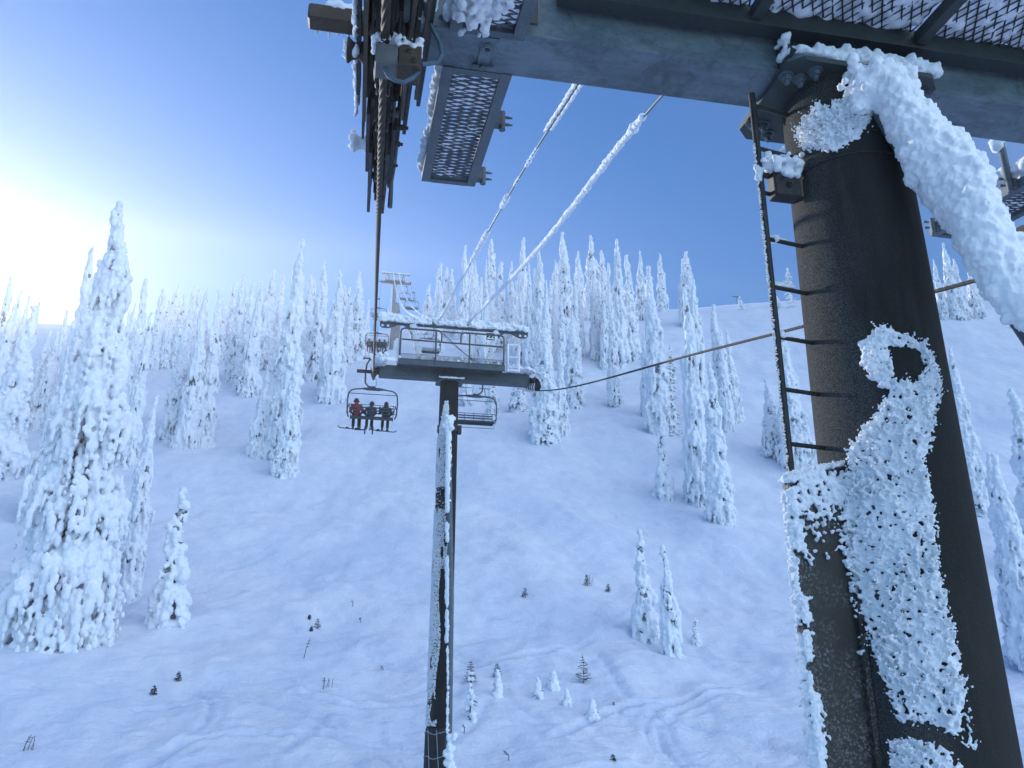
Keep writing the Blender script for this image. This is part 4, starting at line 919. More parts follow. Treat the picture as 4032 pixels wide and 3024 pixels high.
tp = [(TX+(pr(z)+.0)*sin(th), TY-pr(z)*cos(th), z) for th, z in ((-.69, 1.70), (-.72, 1.60), (-.66, 1.50), (-.52, 1.43))]
C, S = crust_along(tp, .036, .0016, 1.3, 24); tp = [(TX+pr(z)*sin(th), TY-pr(z)*cos(th), z) for th, z in ((-.42, 1.74), (-.1, 1.70), (.14, 1.60), (.2, 1.48), (.02, 1.36))]
c2, s2 = crust_along(tp, .016, .0020, 1.3, 25); lumps('rime_hook', C+c2, [np.clip(q*.55, .006, .02) for q in S+s2], .0056, ((.03, .012), (.011, .009)), M['rime'], near)
# ================================================================== snow caked slanting arm bolted under the plate
A = Vector((2.97, 3.73, 3.26)); Bv = Vector((3.53, 3.12, .75)); base = tuple(A); WORLD = base
arm = empty('slanting_pipe', base, 'slanting pipe thickly caked in bright snow, descending right from the big pole top', 'pipe')
MB().tube([A, Bv], .085, 16).build('pipe', M['galv'], arm)
lg = MB(); lg.box(A+Vector((-.07, .02, .0)), (.05, .10, .12), None, .006); lg.tube([A+Vector((-.16, 0, .03)), A+Vector((-.05, -.03, .05)), A+Vector((.02, 0, -.02))], .022, 8); lg.build('lug', M['dark'], arm)
g = np.random.default_rng(31); C = []; S = []; L = (Bv-A).length; d = (Bv-A)/L; tocam = (-((A+Bv)/2)); tocam = (tocam-d*tocam.dot(d)).normalized(); sidev = d.cross(tocam)
upv = sidev if sidev.z > 0 else -sidev
for q in range(5200):
    s = g.random()*L; a = g.normal()*1.0; off = tocam*cos(a)+upv*sin(a)
    rr = .103+.03*sin(s*2.3)+.02*sin(s*7+a*2)+.012*g.normal(); p = A+d*s+off*rr+upv*(.06+.02*sin(s*3.1))+tocam*.02
    C.append(p[:]); S.append(np.array([1, 1, 1])*g.uniform(.014, .045))
for q in range(420):   # head of the arm, folded back over the pole
    p = A+Vector((.02+.11*g.normal()*.8, -.04+g.normal()*.045, .0+.19*g.random())); C.append(p[:]); S.append(np.ones(3)*g.uniform(.02, .05))
for q in range(120): p = A+Vector((-.12-.05*g.random()+.02*g.normal(), -.02+g.normal()*.02, .05-.17*g.random())); C.append(p[:]); S.append(np.ones(3)*g.uniform(.012, .03))
lumps('snow_crust', C, S, .0095, ((.10, .03), (.03, .024), (.011, .013)), M['arm_snow'], arm)
# ================================================================== haul ropes
def rope(name, X, label, y0, ydet):
    global WORLD
    base = (X(4.1), 4.1, ropez(4.1)); WORLD = base; e = empty(name, base, label, 'wire rope', 'moving haul ropes of the chairlift')
    n = int((ydet-y0)/.022); ringn = 24; V = []
    ysn = np.linspace(y0, ydet, n)
    for i, y in enumerate(ysn):
        c = np.array([X(y), y, ropez(y)]); t = np.array([.0135, 1, (ropez(y+.05)-ropez(y-.05))/.1]); t /= np.linalg.norm(t)
        u = np.cross([1., 0, 0], t); u /= np.linalg.norm(u); v = np.cross(t, u); tw = 2*pi*y/.62
        for k in range(ringn):
            a = 2*pi*k/ringn; rr = (.0150+.0078*abs(cos(3*a))**.7)
            V.append(c+(u*cos(a+tw)+v*sin(a+tw))*rr)
    idx = np.arange(n*ringn).reshape(n, ringn); F = np.stack([idx[:-1], np.roll(idx[:-1], -1, 1), np.roll(idx[1:], -1, 1), idx[1:]], -1).reshape(-1, 4)
    link_mesh('twisted_strands', mesh_np(np.array(V), F), M['rope'], e)
    far = [(X(y), y, ropez(y)) for y in np.arange(ydet, 182, 2.5)]; MB().tube(far, .024, 6).build('far_span', M['rope_far'], e)
    return e
rope('haul_rope', XL, 'twisted steel rope running overhead at left, under the dark sheave wheels to the gantry', -3, 30)
rope('haul_rope', XR, 'twisted steel rope rising right from the gantry wheels, passing behind the big pole', -3, 30)
# ================================================================== frosted comm cables
def cable(label, pts, frost, r_w, seed, far):
    global WORLD
    base = pts[0]; WORLD = base; e = empty('overhead_cable', base, label, 'cable', 'frosted overhead cables')
    yy = [p[1] for p in pts]; xs = [p[0] for p in pts]; zz = [p[2] for p in pts]
    P = lambda y: (float(np.interp(y, yy, xs)), y, float(pchip(yy, zz, np.array([y]))[0]))
    MB().tube([P(y) for y in np.linspace(yy[0], yy[-1], 60)], r_w, 8).build('wire', M['galv'], e)
    for (a, b, r, off) in frost:
        c, s = crust_along([P(y) for y in np.linspace(a, b, max(3, int((b-a)*2)))], r*.66, r*.2, .38, seed+int(a*10), off)
        lumps('frost_sleeve', c, s, .016, ((.12, .02), (.04, .022), (.018, .012)), M['clump'], e)
    f = []
    (xa, ya, za), (xb, yb, zb_) = pts[-1], far
    for q in range(25):
        t = q/24; f.append((xa+(xb-xa)*t, ya+(yb-ya)*t, za+(zb_-za)*t-4*2.6*t*(1-t)))
    MB().tube(f, .075, 6).build('far_span', M['white_bar'], e)
cable('thinner overhead cable with broken lumps of frost, left one of the two', [(2.35, 4.1, 5.70), (2.40, 8.3, 6.90), (2.43, 10.9, 7.70), (2.47, 14.3, 8.62), (2.61, 28.3, 12.08)],
      [(7.6, 10.2, .042, (-1.0, -.3, .6)), (7.6, 10.0, .038, (1.2, -.3, -.5)), (10.9, 11.8, .045, (.3, 0, .3)), (13.6, 14.3, .085, (0, 0, .3)), (12.4, 12.9, .04, (0, 0, .4)), (16.2, 19, .08, (0, 0, .2)), (19.4, 28, .062, (0, 0, .3)), (14.5, 16, .03, (0, 0, .5))], .017, 50, (4.3, 150, 73.2))
cable('overhead cable wrapped in one long thick frost sleeve, right one of the two', [(3.36, 4.1, 5.62), (3.39, 8.0, 6.66), (3.41, 8.8, 6.89), (3.47, 14, 8.06), (3.645, 28.3, 12.0)],
      [(8.75, 9.2, .07, (0, 0, .3)), (9.0, 28.0, .072, (0, 0, .25))], .017, 70, (5.4, 150, 73.1))
# ================================================================== gantry towers up the line
def gantry(px, py, zb, XLc, XRc, label, number=None, detail=True):
    global WORLD
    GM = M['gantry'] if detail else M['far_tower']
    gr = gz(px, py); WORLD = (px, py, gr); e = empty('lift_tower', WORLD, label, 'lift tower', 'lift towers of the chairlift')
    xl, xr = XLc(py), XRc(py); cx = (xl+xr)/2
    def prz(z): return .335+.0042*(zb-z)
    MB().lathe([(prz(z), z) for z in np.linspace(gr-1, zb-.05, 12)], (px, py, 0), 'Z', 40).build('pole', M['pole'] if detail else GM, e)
    MB().prism(cham(px-.48, px+.48, py-.42, py+.42, .08), zb-.075, zb-.02, 'Z').build('flange_plate', GM, e)
    bo = MB()
    for s in (-1, 1):
        for k in (0, 1): bo.bolt((px+s*(.36-.09*k), py-.33, zb-.075), .03, .03)
    bo.build('flange_bolts', M['galv'], e)
    MB().box((cx, py, zb+.20), (xr-xl-.35, .40, .40), None, .01).build('crossarm', GM, e)
    cw = MB(); x0, x1 = px-1.92, px+1.88; yf = py-.85
    cw.box(((x0+x1)/2, py-.55, zb+.38), (x1-x0, .62, .04)); cw.box(((x0+x1)/2, yf, zb+.33), (x1-x0, .05, .22)); cw.box(((x0+x1)/2, py+.24, zb+.60), (x1-x0, .02, .34)); cw.build('catwalk', GM, e)
    if detail:
        gm = MB(); expanded(gm, x0+.05, x1-.05, zb+.42, zb+.62, lambda x, y: 0, 'X', .09, .045, .008)
        gm.v = [(x, yf-.03, y) for x, y, z in gm.v]; gm.build('toe_mesh', M['galv'], e)
        g = np.random.default_rng(61); C = []; S = []
        for x in np.arange(x0, x1, .05):
            if vnoise(np.array([x*1.3]), np.array([3.3]))[0] < -.3: continue
            for q in range(2): C.append((x, yf+.12+g.normal()*.08, zb+.47+.11*q)); S.append(np.array([.05, .09, .055])*g.uniform(.6, 1.3))
        lumps('catwalk_snow', C, S, .03, ((.12, .05), (.05, .03)), M['tree_snow'], e)
    # handrail
    zr, zm = zb+1.58, zb+1.16
    def rail(xa, xb, za=zr, zl=zm, r=.032):
        c = .12; return [(xa, yf, zl), (xa, yf, za-c), (xa+c*.3, yf, za-c*.3), (xa+c, yf, za), (xb-c, yf, za), (xb-c*.3, yf, za-c*.3), (xb, yf, za-c), (xb, yf, zl)]
    hr = MB(); hr.tube(rail(x0+.05, px-.42), .032, 10); hr.tube(rail(px+.27, x1-.05), .032, 10); hr.tube([(x0+.1, yf, zm), (x1-.05, yf, zm-.02)], .03, 10); hr.tube([(px-.44, yf, zr-.02), (px+.30, yf, zr-.02)], .028, 8)
    for x in (px-.62, px+.58): hr.tube([(x, yf-.02, zb+.3), (x, yf-.02, zr)], .035, 8)
    hr.tube([(px-.38, yf+.2, zr), (px+1.0, yf+.45, zb+.5)], .014, 6)
    for s in (x0+.05, x1-.05): hr.tube([(s, yf, zb+.4), (s, yf, zm)], .035, 8)
    hr.build('handrail', GM, e)
    # end gates plastered white
    for s, xs in ((-1, x0-.12), (1, x1+.12)):
        gt = MB(); w = .42
        for k in (0, 1): gt.tube([(xs+s*k*w*.95, yf+.1, zb+.25), (xs+s*k*w, yf+.1, zb+1.30-.02*k)], .05, 8)
        for z in (zb+.30, zb+.80, zb+1.28): gt.tube([(xs, yf+.1, z), (xs+s*w, yf+.1, z+.01)], .045, 8)
        if s < 0: gt = MB(); [gt.tube([(xs+.04*k, yf+.1+.05*k, zb+.35), (xs+.07+.04*k, yf+.1, zb+1.2-.35*(k == 2))], .06, 8) for k in range(3)]
        gt.build('end_gate', M['white_bar'], e)
    # lifting frame on top
    za = zb+2.06; fx0, fx1 = xl+.10, xr-.20
    MB().box(((fx0+fx1)/2, py, za+.09), (fx1-fx0, .18, .18), None, .01).build('lifting_beam', GM, e)
    for s, ex in ((-1, fx0), (1, fx1)):
        i = -s
        arc_ = [(ex+i*(.42+.55*(1-cos(a))+.0), za-.16+.13*sin(a*2)-.5*max(0, (a-.8))**1.6) for a in np.linspace(0, 1.5, 9)]
        poly = [(ex, za+.02), (ex, za-.10), (ex+i*.08, za-.16), (ex+i*.30, za-.17), (ex+i*.48, za-.10), (ex+i*.66, za-.02), (ex+i*.86, za-.02), (ex+i*1.02, za-.12), (ex+i*1.12, za-.32), (ex+i*1.17, za-.52), (ex+i*1.28, za-.5), (ex+i*1.22, za+.02)]
        gpm = MB(); gpm.prism(poly, py-.05, py+.05, 'Y'); go = gpm.build('curved_gusset', GM, e)
        ho = MB(); ho.lathe([(.045, -.056), (.045, .056)], (ex+i*.10, py, za-.10), 'Y', 12); ho.lathe([(.045, -.056), (.045, .056)], (ex+i*.30, py, za-.10), 'Y', 12); ho.build('pin_hole', M['white_bar'], go)
        xb_ = ex+i*1.58; lgm = MB(); lgm.prism([(ex+i*1.10, za), (ex+i*1.30, za), (xb_+i*.12, zb+.4), (xb_-i*.10, zb+.4)], py-.07, py+.07, 'Y'); lgm.build('frame_leg', GM, e)
        if detail:
            g = np.random.default_rng(63+s); P = []; N = []
            for q in range(900):
                t = g.random(); P.append((ex+i*(1.20+(.38+.0)*t)+g.normal()*.05, py-.075, za-(za-zb-.4)*t)); N.append((0, -1, .2))
            grains('leg_rime', P, N, .03, M['tree_snow'], e, 70+s)
    # snow along the lifting beam: sagging cap
    g = np.random.default_rng(65); C = []; S = []
    for x in np.arange(fx0-.02, fx1+.02, .05):
        t = (x-fx0)/(fx1-fx0); h = .17+.05*cos(t*2*pi*1.5)+.03*sin(t*23); 
        for q in range(4): C.append((x+g.normal()*.02, py-.02+g.normal()*.05, za+.13+h*q/3)); S.append(np.array([.07, .12, .075])*g.uniform(.75, 1.15))
        if g.random() < .8: C.append((x, py-.10, za+.10-.03*g.random())); S.append(np.array([.05, .05, .06])*g.uniform(.6, 1.2))
    lumps('snow_cap', C, S, .03 if detail else .06, ((.15, .06), (.05, .03)), M['tree_snow'], e)
    for x in (xl+2.28, xl+3.31): MB().tube([(x, py, za+.15), (x, py, za+.36)], .03, 8).build('cable_saddle', GM, e)
    # sheaves
    n = 8 if detail else 6
    ysn = [py-1.0+.40*k for k in range(n)]
    sheave_train(e, XLc, ysn, (M['dark'], M['dark']), wheel_r=.15, far=True); sheave_train(e, XRc, ysn, (M['dark'], M['dark']), wheel_r=.15, far=True)
    yk = MB(); yk.box((xl+.2, py, zb+.20), (.5, .2, .22), None, .01); yk.box((xr-.2, py, zb+.20), (.5, .2, .22), None, .01); yk.box((xl-.35, py-.1, zb+.12), (.5, .10, .10)); yk.build('train_yoke', M['dark'], e)
    if detail:
        for y in ysn:   # pale rope catchers between the wheels at the right end
            x = XRc(y); z = ropez(y); hk = MB(); hk.tube([(x-.13, y+.10, z+.30), (x-.14, y+.14, z+.02), (x-.05, y+.18, z-.03), (x-.12, y+.22, z+.08), (x-.13, y+.26, z+.26)], .016, 6); hk.build('rope_catcher', M['white_bar'], e)
        es = lambda C, S: lumps('end_snow', C, S, .03, ((.12, .05), (.05, .03)), M['tree_snow'], e)
        g = np.random.default_rng(66)
        C, S = [], []
        for q in range(160): C.append((xl+.15+g.normal()*.13, py-.4+g.normal()*.3, zb+.36+abs(g.normal())*.10)); S.append(np.ones(3)*g.uniform(.04, .085))
        es(C, S)
        C, S = [], []
        for q in range(200): C.append((xr-.55+g.normal()*.35, py-.35+g.normal()*.2, zb+.44+abs(g.normal())*.035)); S.append(np.ones(3)*g.uniform(.035, .065))
        es(C, S)
        C, S = [], []
        for q in range(70): C.append((px-2.5+g.random()*.75, yf+.05, zb+.33+.12*g.random())); S.append(np.ones(3)*g.uniform(.035, .06))
        es(C, S)
        C, S = [], []
        for q in range(70): C.append((px+g.uniform(-.42, .46), py-.45, zb-.03+.03*g.random())); S.append(np.array([.05, .05, .04])*g.uniform(.6, 1.1))
        es(C, S)
    if number:
        MB().box((px+1.36, yf+.10, zb+1.55), (.30, .02, .26)).build('number_plate', M['plate'], e)
        cu = bpy.data.curves.new('num', 'FONT'); cu.body = number; cu.size = .26; cu.align_x = 'CENTER'; cu.align_y = 'CENTER'; cu.extrude = .003; cu.offset = .012
        to = bpy.data.objects.new('num', cu); COL.objects.link(to); dg = bpy.context.evaluated_depsgraph_get(); dg.update()
        me = bpy.data.meshes.new_from_object(to.evaluated_get(dg)); bpy.data.objects.remove(to)
        me.transform(Matrix.Translation((px+1.36, yf+.085, zb+1.535)) @ Matrix.Rotation(pi/2, 4, 'X')); link_mesh('digits', me, M['digit'], e)
    return e, gr, prz
G22X, G22Y, G22Z = 3.04, 28.3, 9.70
e22, gr22, prz22 = gantry(G22X, G22Y, G22Z, XL, XR, 'snow-capped lift tower with railed gantry and number plate 22, in the picture middle', '22')
g = np.random.default_rng(71); P = []; N = []; SZ = []
for q in range(21000):    # rime down the windward face of its pole
    z = g.uniform(-1.85, 8.85); th = g.uniform(-1.62, .25)
    if z > 7.6 and abs(th+.35) > .12+.75*(8.85-z)/1.25*.8: continue
    if th > .02+.14*sin(z*2.1)-.35*(z < 3): continue
    if 5.0 < z < 5.75 and g.random() < .93: continue
    if -1.25 < z < -1.05 and g.random() < .9: continue
    if vnoise(np.array([th*3.]), np.array([z*2.]))[0] < -.62: continue
    r = prz22(z)+g.random()*.025; n_ = np.array([sin(th), -cos(th), 0]); P.append((G22X+n_[0]*r, G22Y+n_[1]*r, z)); N.append(n_+np.array([0, -.2, .2])); SZ.append(.0155*(1+.9*(z > 7.6)))
grains('pole_rime', P, N, SZ, M['tree_snow'], e22, 72)
pd = MB(); pd.lathe([(.40, gr22-.3), (.43, gr22+.5), (.425, -2.2), (.40, -1.92), (.36, -1.9)], (G22X, G22Y, 0), 'Z', 36); pdo = pd.build('base_pad', M['pad'], e22)
cd = MB()
for z in (-2.05, -2.75, -3.5): cd.tube([(G22X+.437*sin(a*pi/16), G22Y-.437*cos(a*pi/16), z+.04*sin(a)) for a in range(33)], .012, 5)
for th in (-.95, -.25, .55): cd.tube([(G22X+.437*sin(th+.1*k), G22Y-.437*cos(th+.1*k), -1.95-.5*k) for k in range(5)], .012, 5)
cd.build('pad_cords', M['cord'], pdo)
cl = MB(); cl.lathe([(.345, 7.78), (.385, 7.78), (.385, 8.0), (.345, 8.0)], (G22X, G22Y, 0), 'Z', 36, False); cl.box((G22X+.40, G22Y-.1, 7.86), (.12, .2, .3)); cl.build('clamp_ring', M['dark'], e22)
# snow plastered lance pole in front of it
lx, ly = 3.11, 27.62; lgz = gz(lx, ly); WORLD = (lx, ly, lgz)
ln = empty('snow_lance', WORLD, 'slender snow-plastered pipe standing upright against the front of the pole of tower 22', 'pipe')
MB().tube([(lx+.20, ly-.2, lgz-.2), (lx+.12, ly-.1, 2), (lx-.12, ly+.1, 8.05)], [.10, .095, .085], 14).build('pipe', M['galv'], ln)
g = np.random.default_rng(73); C = []; S = []
for q in range(1700):
    t = g.random(); z = -2.0+10.1*t
    if vnoise(np.array([z*1.7]), np.array([9.]))[0] < -.55: continue
    a = g.normal()*.95-.25; x = lx+.20-.32*(z-lgz)/(8.05-lgz); y = ly-.2+.3*(z-lgz)/(8.05-lgz)
    if z < .6 and a < -.6: continue
    C.append((x+sin(a)*.085, y-cos(a)*.085, z)); S.append(np.array([.034, .034, .09])*g.uniform(.5, 1.35))
for q in range(70): C.append((lx-.12+g.normal()*.06, ly+.08+g.normal()*.05, 7.95+g.normal()*.12)); S.append(np.ones(3)*g.uniform(.06, .10))
lumps('snow_crust', C, S, .026, ((.15, .05), (.05, .04)), M['tree_snow'], ln)
C = []; S = []
for q in range(90): z = lgz+g.random()*2.1; C.append((lx+.22+g.normal()*.07, ly-.24+g.normal()*.06, z)); S.append(np.array([.08, .08, .11])*g.uniform(.6, 1.25))
lumps('base_snow', C, S, .03, ((.2, .08), (.05, .04)), M['tree_snow'], ln)
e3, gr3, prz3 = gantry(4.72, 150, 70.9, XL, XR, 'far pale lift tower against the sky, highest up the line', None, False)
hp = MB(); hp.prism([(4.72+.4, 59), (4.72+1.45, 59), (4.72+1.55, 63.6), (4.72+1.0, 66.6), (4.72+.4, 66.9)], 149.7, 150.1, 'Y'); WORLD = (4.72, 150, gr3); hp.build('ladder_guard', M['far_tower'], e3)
lc = MB(); lc.tube([(4.15, 149.6, 57), (4.15, 149.6, 70.5)], .12, 8); lc.tube([(3.75, 149.6, 57), (3.75, 149.6, 66)], .08, 8); lc.build('side_pipes', M['white_bar'], e3)
WORLD = None
# tiny T posts on the skyline
for (x, y, lab) in ((-71, 172, 'tiny T-shaped post on the hazy left skyline'), (95.5, 186, 'tiny T-shaped post on the right skyline, left of the lone little fir')):
    z = gz(x, y); e = empty('trail_post', (x, y, z), lab, 'post'); mb = MB(); mb.tube([(0, 0, -.3), (0, 0, 2.2)], .07, 6); mb.box((0, 0, 2.1), (2.1, .12, .25)); mb.build('post', M['chair_far'], e)
# ================================================================== chairs
def capsule(C, S, a, b, r0, r1, n=5):
    a = np.array(a, float); b = np.array(b, float)
    for q in range(n): t = q/(n-1); C.append(a+(b-a)*t); S.append(np.ones(3)*(r0+(r1-r0)*t))
def person_meshes(raise_hand=False, lean=0.0):
    out = {}; sh = .205
    def sk(z): return lean*z
    hands = {-1: (-.17, .33, .22), 1: (.17, .33, .22)}
    if raise_hand: hands[-1] = (-.33, .12, .60)
    elb = {s: (s*.31, .10, .32) for s in (-1, 1)}
    C = []; S = []   # body: one continuous figure
    capsule(C, S, (0, 0, .12), (sk(.5), .02, .5), .13, .15, 6); capsule(C, S, (sk(.5), .02, .55), (sk(.7), .03, .72), .06, .055)
    C.append(np.array((sk(.8), .045, .80))); S.append(np.array((.085, .10, .12))); C.append(np.array((sk(.8), .145, .79))); S.append(np.array((.016, .02, .022)))
    for s in (-1, 1):
        capsule(C, S, (s*sh+sk(.55), .02, .55), elb[s], .06, .048); capsule(C, S, elb[s], hands[s], .045, .034)
        capsule(C, S, (s*.10, .02, .10), (s*.13, .46, .12), .085, .065); capsule(C, S, (s*.13, .46, .12), (s*.13, .50, -.34), .06, .045); capsule(C, S, (s*.13, .50, -.37), (s*.14, .66, -.40), .045, .035, 4)
    out['body'] = (C, S)
    C = []; S = []; capsule(C, S, (0, 0, .10), (sk(.3), .0, .3), .175, .185, 5); capsule(C, S, (sk(.3), .01, .3), (sk(.52), .02, .54), .185, .165, 5); capsule(C, S, (-sh+.03+sk(.55), .02, .565), (sh-.03+sk(.55), .02, .565), .09, .09, 6); capsule(C, S, (sk(.6), .02, .6), (sk(.7), .02, .70), .10, .085, 3)
    for s in (-1, 1): capsule(C, S, (s*sh+sk(.55), .02, .55), elb[s], .085, .072); capsule(C, S, elb[s], tuple(np.array(hands[s])*.93+np.array(elb[s])*.07), .068, .052)
    out['jacket'] = (C, S)
    C = []; S = []; capsule(C, S, (-.08, .0, .09), (.08, .0, .09), .15, .15, 4)
    for s in (-1, 1): capsule(C, S, (s*.10, .03, .10), (s*.135, .46, .12), .115, .09, 6); capsule(C, S, (s*.135, .47, .12), (s*.135, .50, -.28), .088, .085, 6)
    out['trousers'] = (C, S)
    C = []; S = []
    for s in (-1, 1): capsule(C, S, (s*.135, .50, -.24), (s*.135, .51, -.38), .065, .07, 4); capsule(C, S, (s*.135, .50, -.40), (s*.145, .68, -.42), .06, .052, 4)
    out['boots'] = (C, S)
    C = [np.array((sk(.82), .02, .83))]; S = [np.array((.125, .14, .125))]; capsule(C, S, (sk(.8)-.1, .0, .76), (sk(.8)+.1, .0, .76), .055, .055, 5); out['helmet'] = (C, S)
    C = [np.array((sk(.78), .0, .80))]; S = [np.array((.125, .13, .16))]; capsule(C, S, (sk(.66), -.03, .60), (sk(.74), -.02, .74), .14, .12, 4); out['hood'] = (C, S)
    C = []; S = []   # gloves: palm, four fingers of different lengths, thumb from the side of the palm
    for s in (-1, 1):
        h = np.array(hands[s]); f = np.array((-.25*s, .85, -.35)) if not (raise_hand and s < 0) else np.array((0, .25, .95)); f /= np.linalg.norm(f); sd = np.array((1., 0, 0))
        capsule(C, S, h-f*.02, h+f*.05, .036, .04, 4)
        for k, L in enumerate((.055, .068, .062, .045)):
            b0 = h+f*.07+sd*(k-1.5)*.023; b1 = b0+f*L*.55; b2 = b1+f*L*.35+np.array((0, 0, -.03)); capsule(C, S, b0, b1, .0135, .0125, 4); capsule(C, S, b1, b2, .0125, .011, 3)
        t0 = h+f*.015-sd*s*.04; capsule(C, S, t0, t0+f*.045-sd*s*.025, .016, .013, 4)
    out['gloves'] = (C, S)
    return out
def add_person(loc, rz, label, group, cols, hat='helmet', raise_hand=False, lean=0.0, vox=.03, scale=1.0):
    e = empty('person', loc, label, 'person', group, rz); pm = person_meshes(raise_hand, lean)
    parts = [('body', 'skin'), ('jacket', cols[0]), ('trousers', cols[1]), ('boots', 'boot'), ('gloves', 'black'), (hat, cols[2])]
    for nm, mt in parts:
        C, S = pm[nm]; v = .018 if nm == 'gloves' else vox
        link_mesh(nm, fuse(spheres_mesh(C, S, ICO2), v, ()), M[mt], e)
    e.scale = (scale,)*3
    return e
def board(loc, rz, tilt, label, L=1.5):
    mb = MB(); n = 14; V = []; w = .13
    for i in range(n+1):
        t = i/n*2-1; x = t*L/2; z = .09*max(0, abs(t)-.78)**1.3*8; ww = w*(1-.12*(1-abs(t))) if abs(t) < .9 else w*(.55+.35*(1-abs(t))/.1)
        V += [(x, -ww, z), (x, ww, z), (x, ww, z+.02), (x, -ww, z+.02)]
    F = [(i*4+k, i*4+(k+1) % 4, i*4+4+(k+1) % 4, i*4+4+k) for i in range(n) for k in range(4)]; mb.add(V, F); mb.add(V[:4], [(0, 1, 2, 3)]); mb.add(V[-4:], [(3, 2, 1, 0)])
    e = empty('snowboard', loc, label, 'snowboard', 'snowboards and skis on the riders feet', rz); e.rotation_euler = (radians(8), tilt, rz)
    mb.build('deck', M['board'], e); b = MB()
    for s in (-1, 1): b.box((s*.24, 0, .05), (.14, .20, .05), None, .01)
    b.build('bindings', M['black'], e)
def chair_parts(bar_up):
    """returns list of (name, builder, material, parent index)"""
    W = 1.27; out = []
    fr = MB(); pts = [(-W*.93, 0, 0), (-W, -.02, .22), (-W*1.02, -.02, .9)]
    for k in range(9): a = pi-k*pi/2/8; pts.append((-W*1.0+.42+.42*cos(a), -.02, 1.18+.36*sin(a)))
    pts += [(-.3, -.02, 1.60), (.3, -.02, 1.60)]
    for k in range(9): a = pi/2-k*pi/2/8; pts.append((W*1.0-.42+.42*cos(a), -.02, 1.18+.36*sin(a)))
    pts += [(W*1.02, -.02, .9), (W, -.02, .22), (W*.93, 0, 0)]
    fr.tube(pts, .036, 10); fr.tube([(-W*.98, .0, 1.30), (W*.98, .0, 1.30)], .02, 8); fr.prism([(-.75, 1.58), (-.3, 1.50), (.3, 1.50), (.75, 1.58), (.3, 1.66), (-.3, 1.66)], -.05, .01, 'Y')
    out.append(('bail_frame', fr, 'chair'))
    hg = MB(); hg.tube([(0, -.02, 1.62), (-.05, -.02, 1.66), (-.30, 0, 1.74), (-.44, 0, 1.92), (-.46, 0, 2.45), (-.42, 0, 2.95), (-.28, 0, 3.23)], .045, 10); hg.box((0, -.02, 1.65), (.22, .14, .16), None, .02); hg.tube([(.06, 0, 1.66), (.14, 0, 1.85), (.10, 0, 2.2)], .012, 6); out.append(('hanger', hg, 'chair'))
    gp = MB(); gp.box((-.14, 0, 3.27), (.36, .20, .12), None, .02); gp.box((.0, 0, 3.29), (.12, .42, .10), None, .02); gp.box((-.45, 0, 3.29), (.26, .06, .06), None, .01); gp.lathe([(.07, -.03), (.07, .03)], (-.58, 0, 3.29), 'X', 12); gp.box((-.2, 0, 3.38), (.05, .05, .14)); out.append(('grip', gp, 'dark'))
    st = MB(); st.box((0, .05, .02), (2*W*.86, .50, .05), None, .012); st.prism([(-.20, -.02), (-.20, -.11), (-.16, -.11), (-.12, -.02)], -W*.86, W*.86, 'X')
    for k in range(5): st.box((-W*.86+W*.86*2*k/4, .04, -.03), (.03, .46, .05))
    out.append(('seat', st, 'slab'))
    bk = MB()
    for z, h, y in ((.62, .03, -.29), (.48, .075, -.275), (.33, .075, -.26), (.17, .03, -.245)): bk.box((0, y, z), (2*W*.86, .025, h), None, .006)
    for k in range(5): bk.tube([(-W*.86+W*.86*2*k/4, -.23, .03), (-W*.86+W*.86*2*k/4, -.30, .64)], .017, 6)
    for s in (-1, 1): bk.tube([(s*W*.86, -.29, .62), (s*W*.95, -.16, .60), (s*W, -.02, .45)], .022, 6); bk.tube([(s*W*.86, -.25, .2), (s*W*.95, -.12, .22), (s*W, -.02, .25)], .022, 6)
    out.append(('backrest', bk, 'chair'))
    rb = MB()
    if not bar_up:
        rb.tube([(-W*.95, .02, .75), (-W*.9, .42, .45), (-W*.8, .48, .42), (W*.8, .48, .42), (W*.9, .42, .45), (W*.95, .02, .75)], .02, 8)
        for x in (-.55, .55): rb.tube([(x, .48, .42), (x, .62, -.1), (x, .60, -.50)], .022, 8); rb.tube([(x-.28, .60, -.50), (x+.28, .60, -.50)], .022, 8)
    else:
        rb.tube([(-W*.95, .02, 1.15), (-W*.9, .40, 1.42), (-W*.8, .46, 1.45), (W*.8, .46, 1.45), (W*.9, .40, 1.42), (W*.95, .02, 1.15)], .02, 8)
        for x in (-.55, .55): rb.tube([(x, .46, 1.45), (x, .30, 1.75), (x, .16, 2.02)], .022, 8); rb.tube([(x-.34, .16, 2.02), (x+.34, .16, 2.02)], .022, 8)
        rb.tube([(-W*.9, .1, -.0), (-W*.88, .14, -.36), (W*.88, .14, -.36), (W*.9, .1, .0)], .018, 8)
    out.append(('restraint_bar', rb, 'chair'))
    return out
CH = {}
def chair(loc, rz, label, up, far=False):
    e = empty('lift_chair', loc, label, 'chairlift chair', 'chairs hanging on the lift', rz)
    k = (up, far)
    if k not in CH:
        CH[k] = [mb.build(nm, M['chair_far' if far and mt == 'chair' else mt], e) for nm, mb, mt in chair_parts(up)]
    else:
        for o in CH[k]:
            c = o.copy(); COL.objects.link(c); c.parent = e
    return e
def hang(y, X, dz=3.32): return (X(y), y, ropez(y)-dz)
cA = hang(42, XL); chair(cA, 0, 'four-seat chair carrying three riders seen from behind, nearest chair below the gantry at left', False)
cB = hang(87, XL, 3.32); chair(cB, 0, 'farther four-seat chair full of four small riders, above the nearest chair', False)
chair(hang(45.3, XR, 3.75), pi, 'empty chair beside the gantry pole, largest of the empty ones', True)
chair(hang(87, XR, 3.5), pi, 'empty chair seen through the gantry handrails', True)
chair(hang(140, XR, 3.5), pi, 'small empty chair right of the farthest tower, below another', True, True)
chair(hang(179, XR, 3.3), pi, 'tiny empty chair highest on the line, right of the farthest tower', True, True)
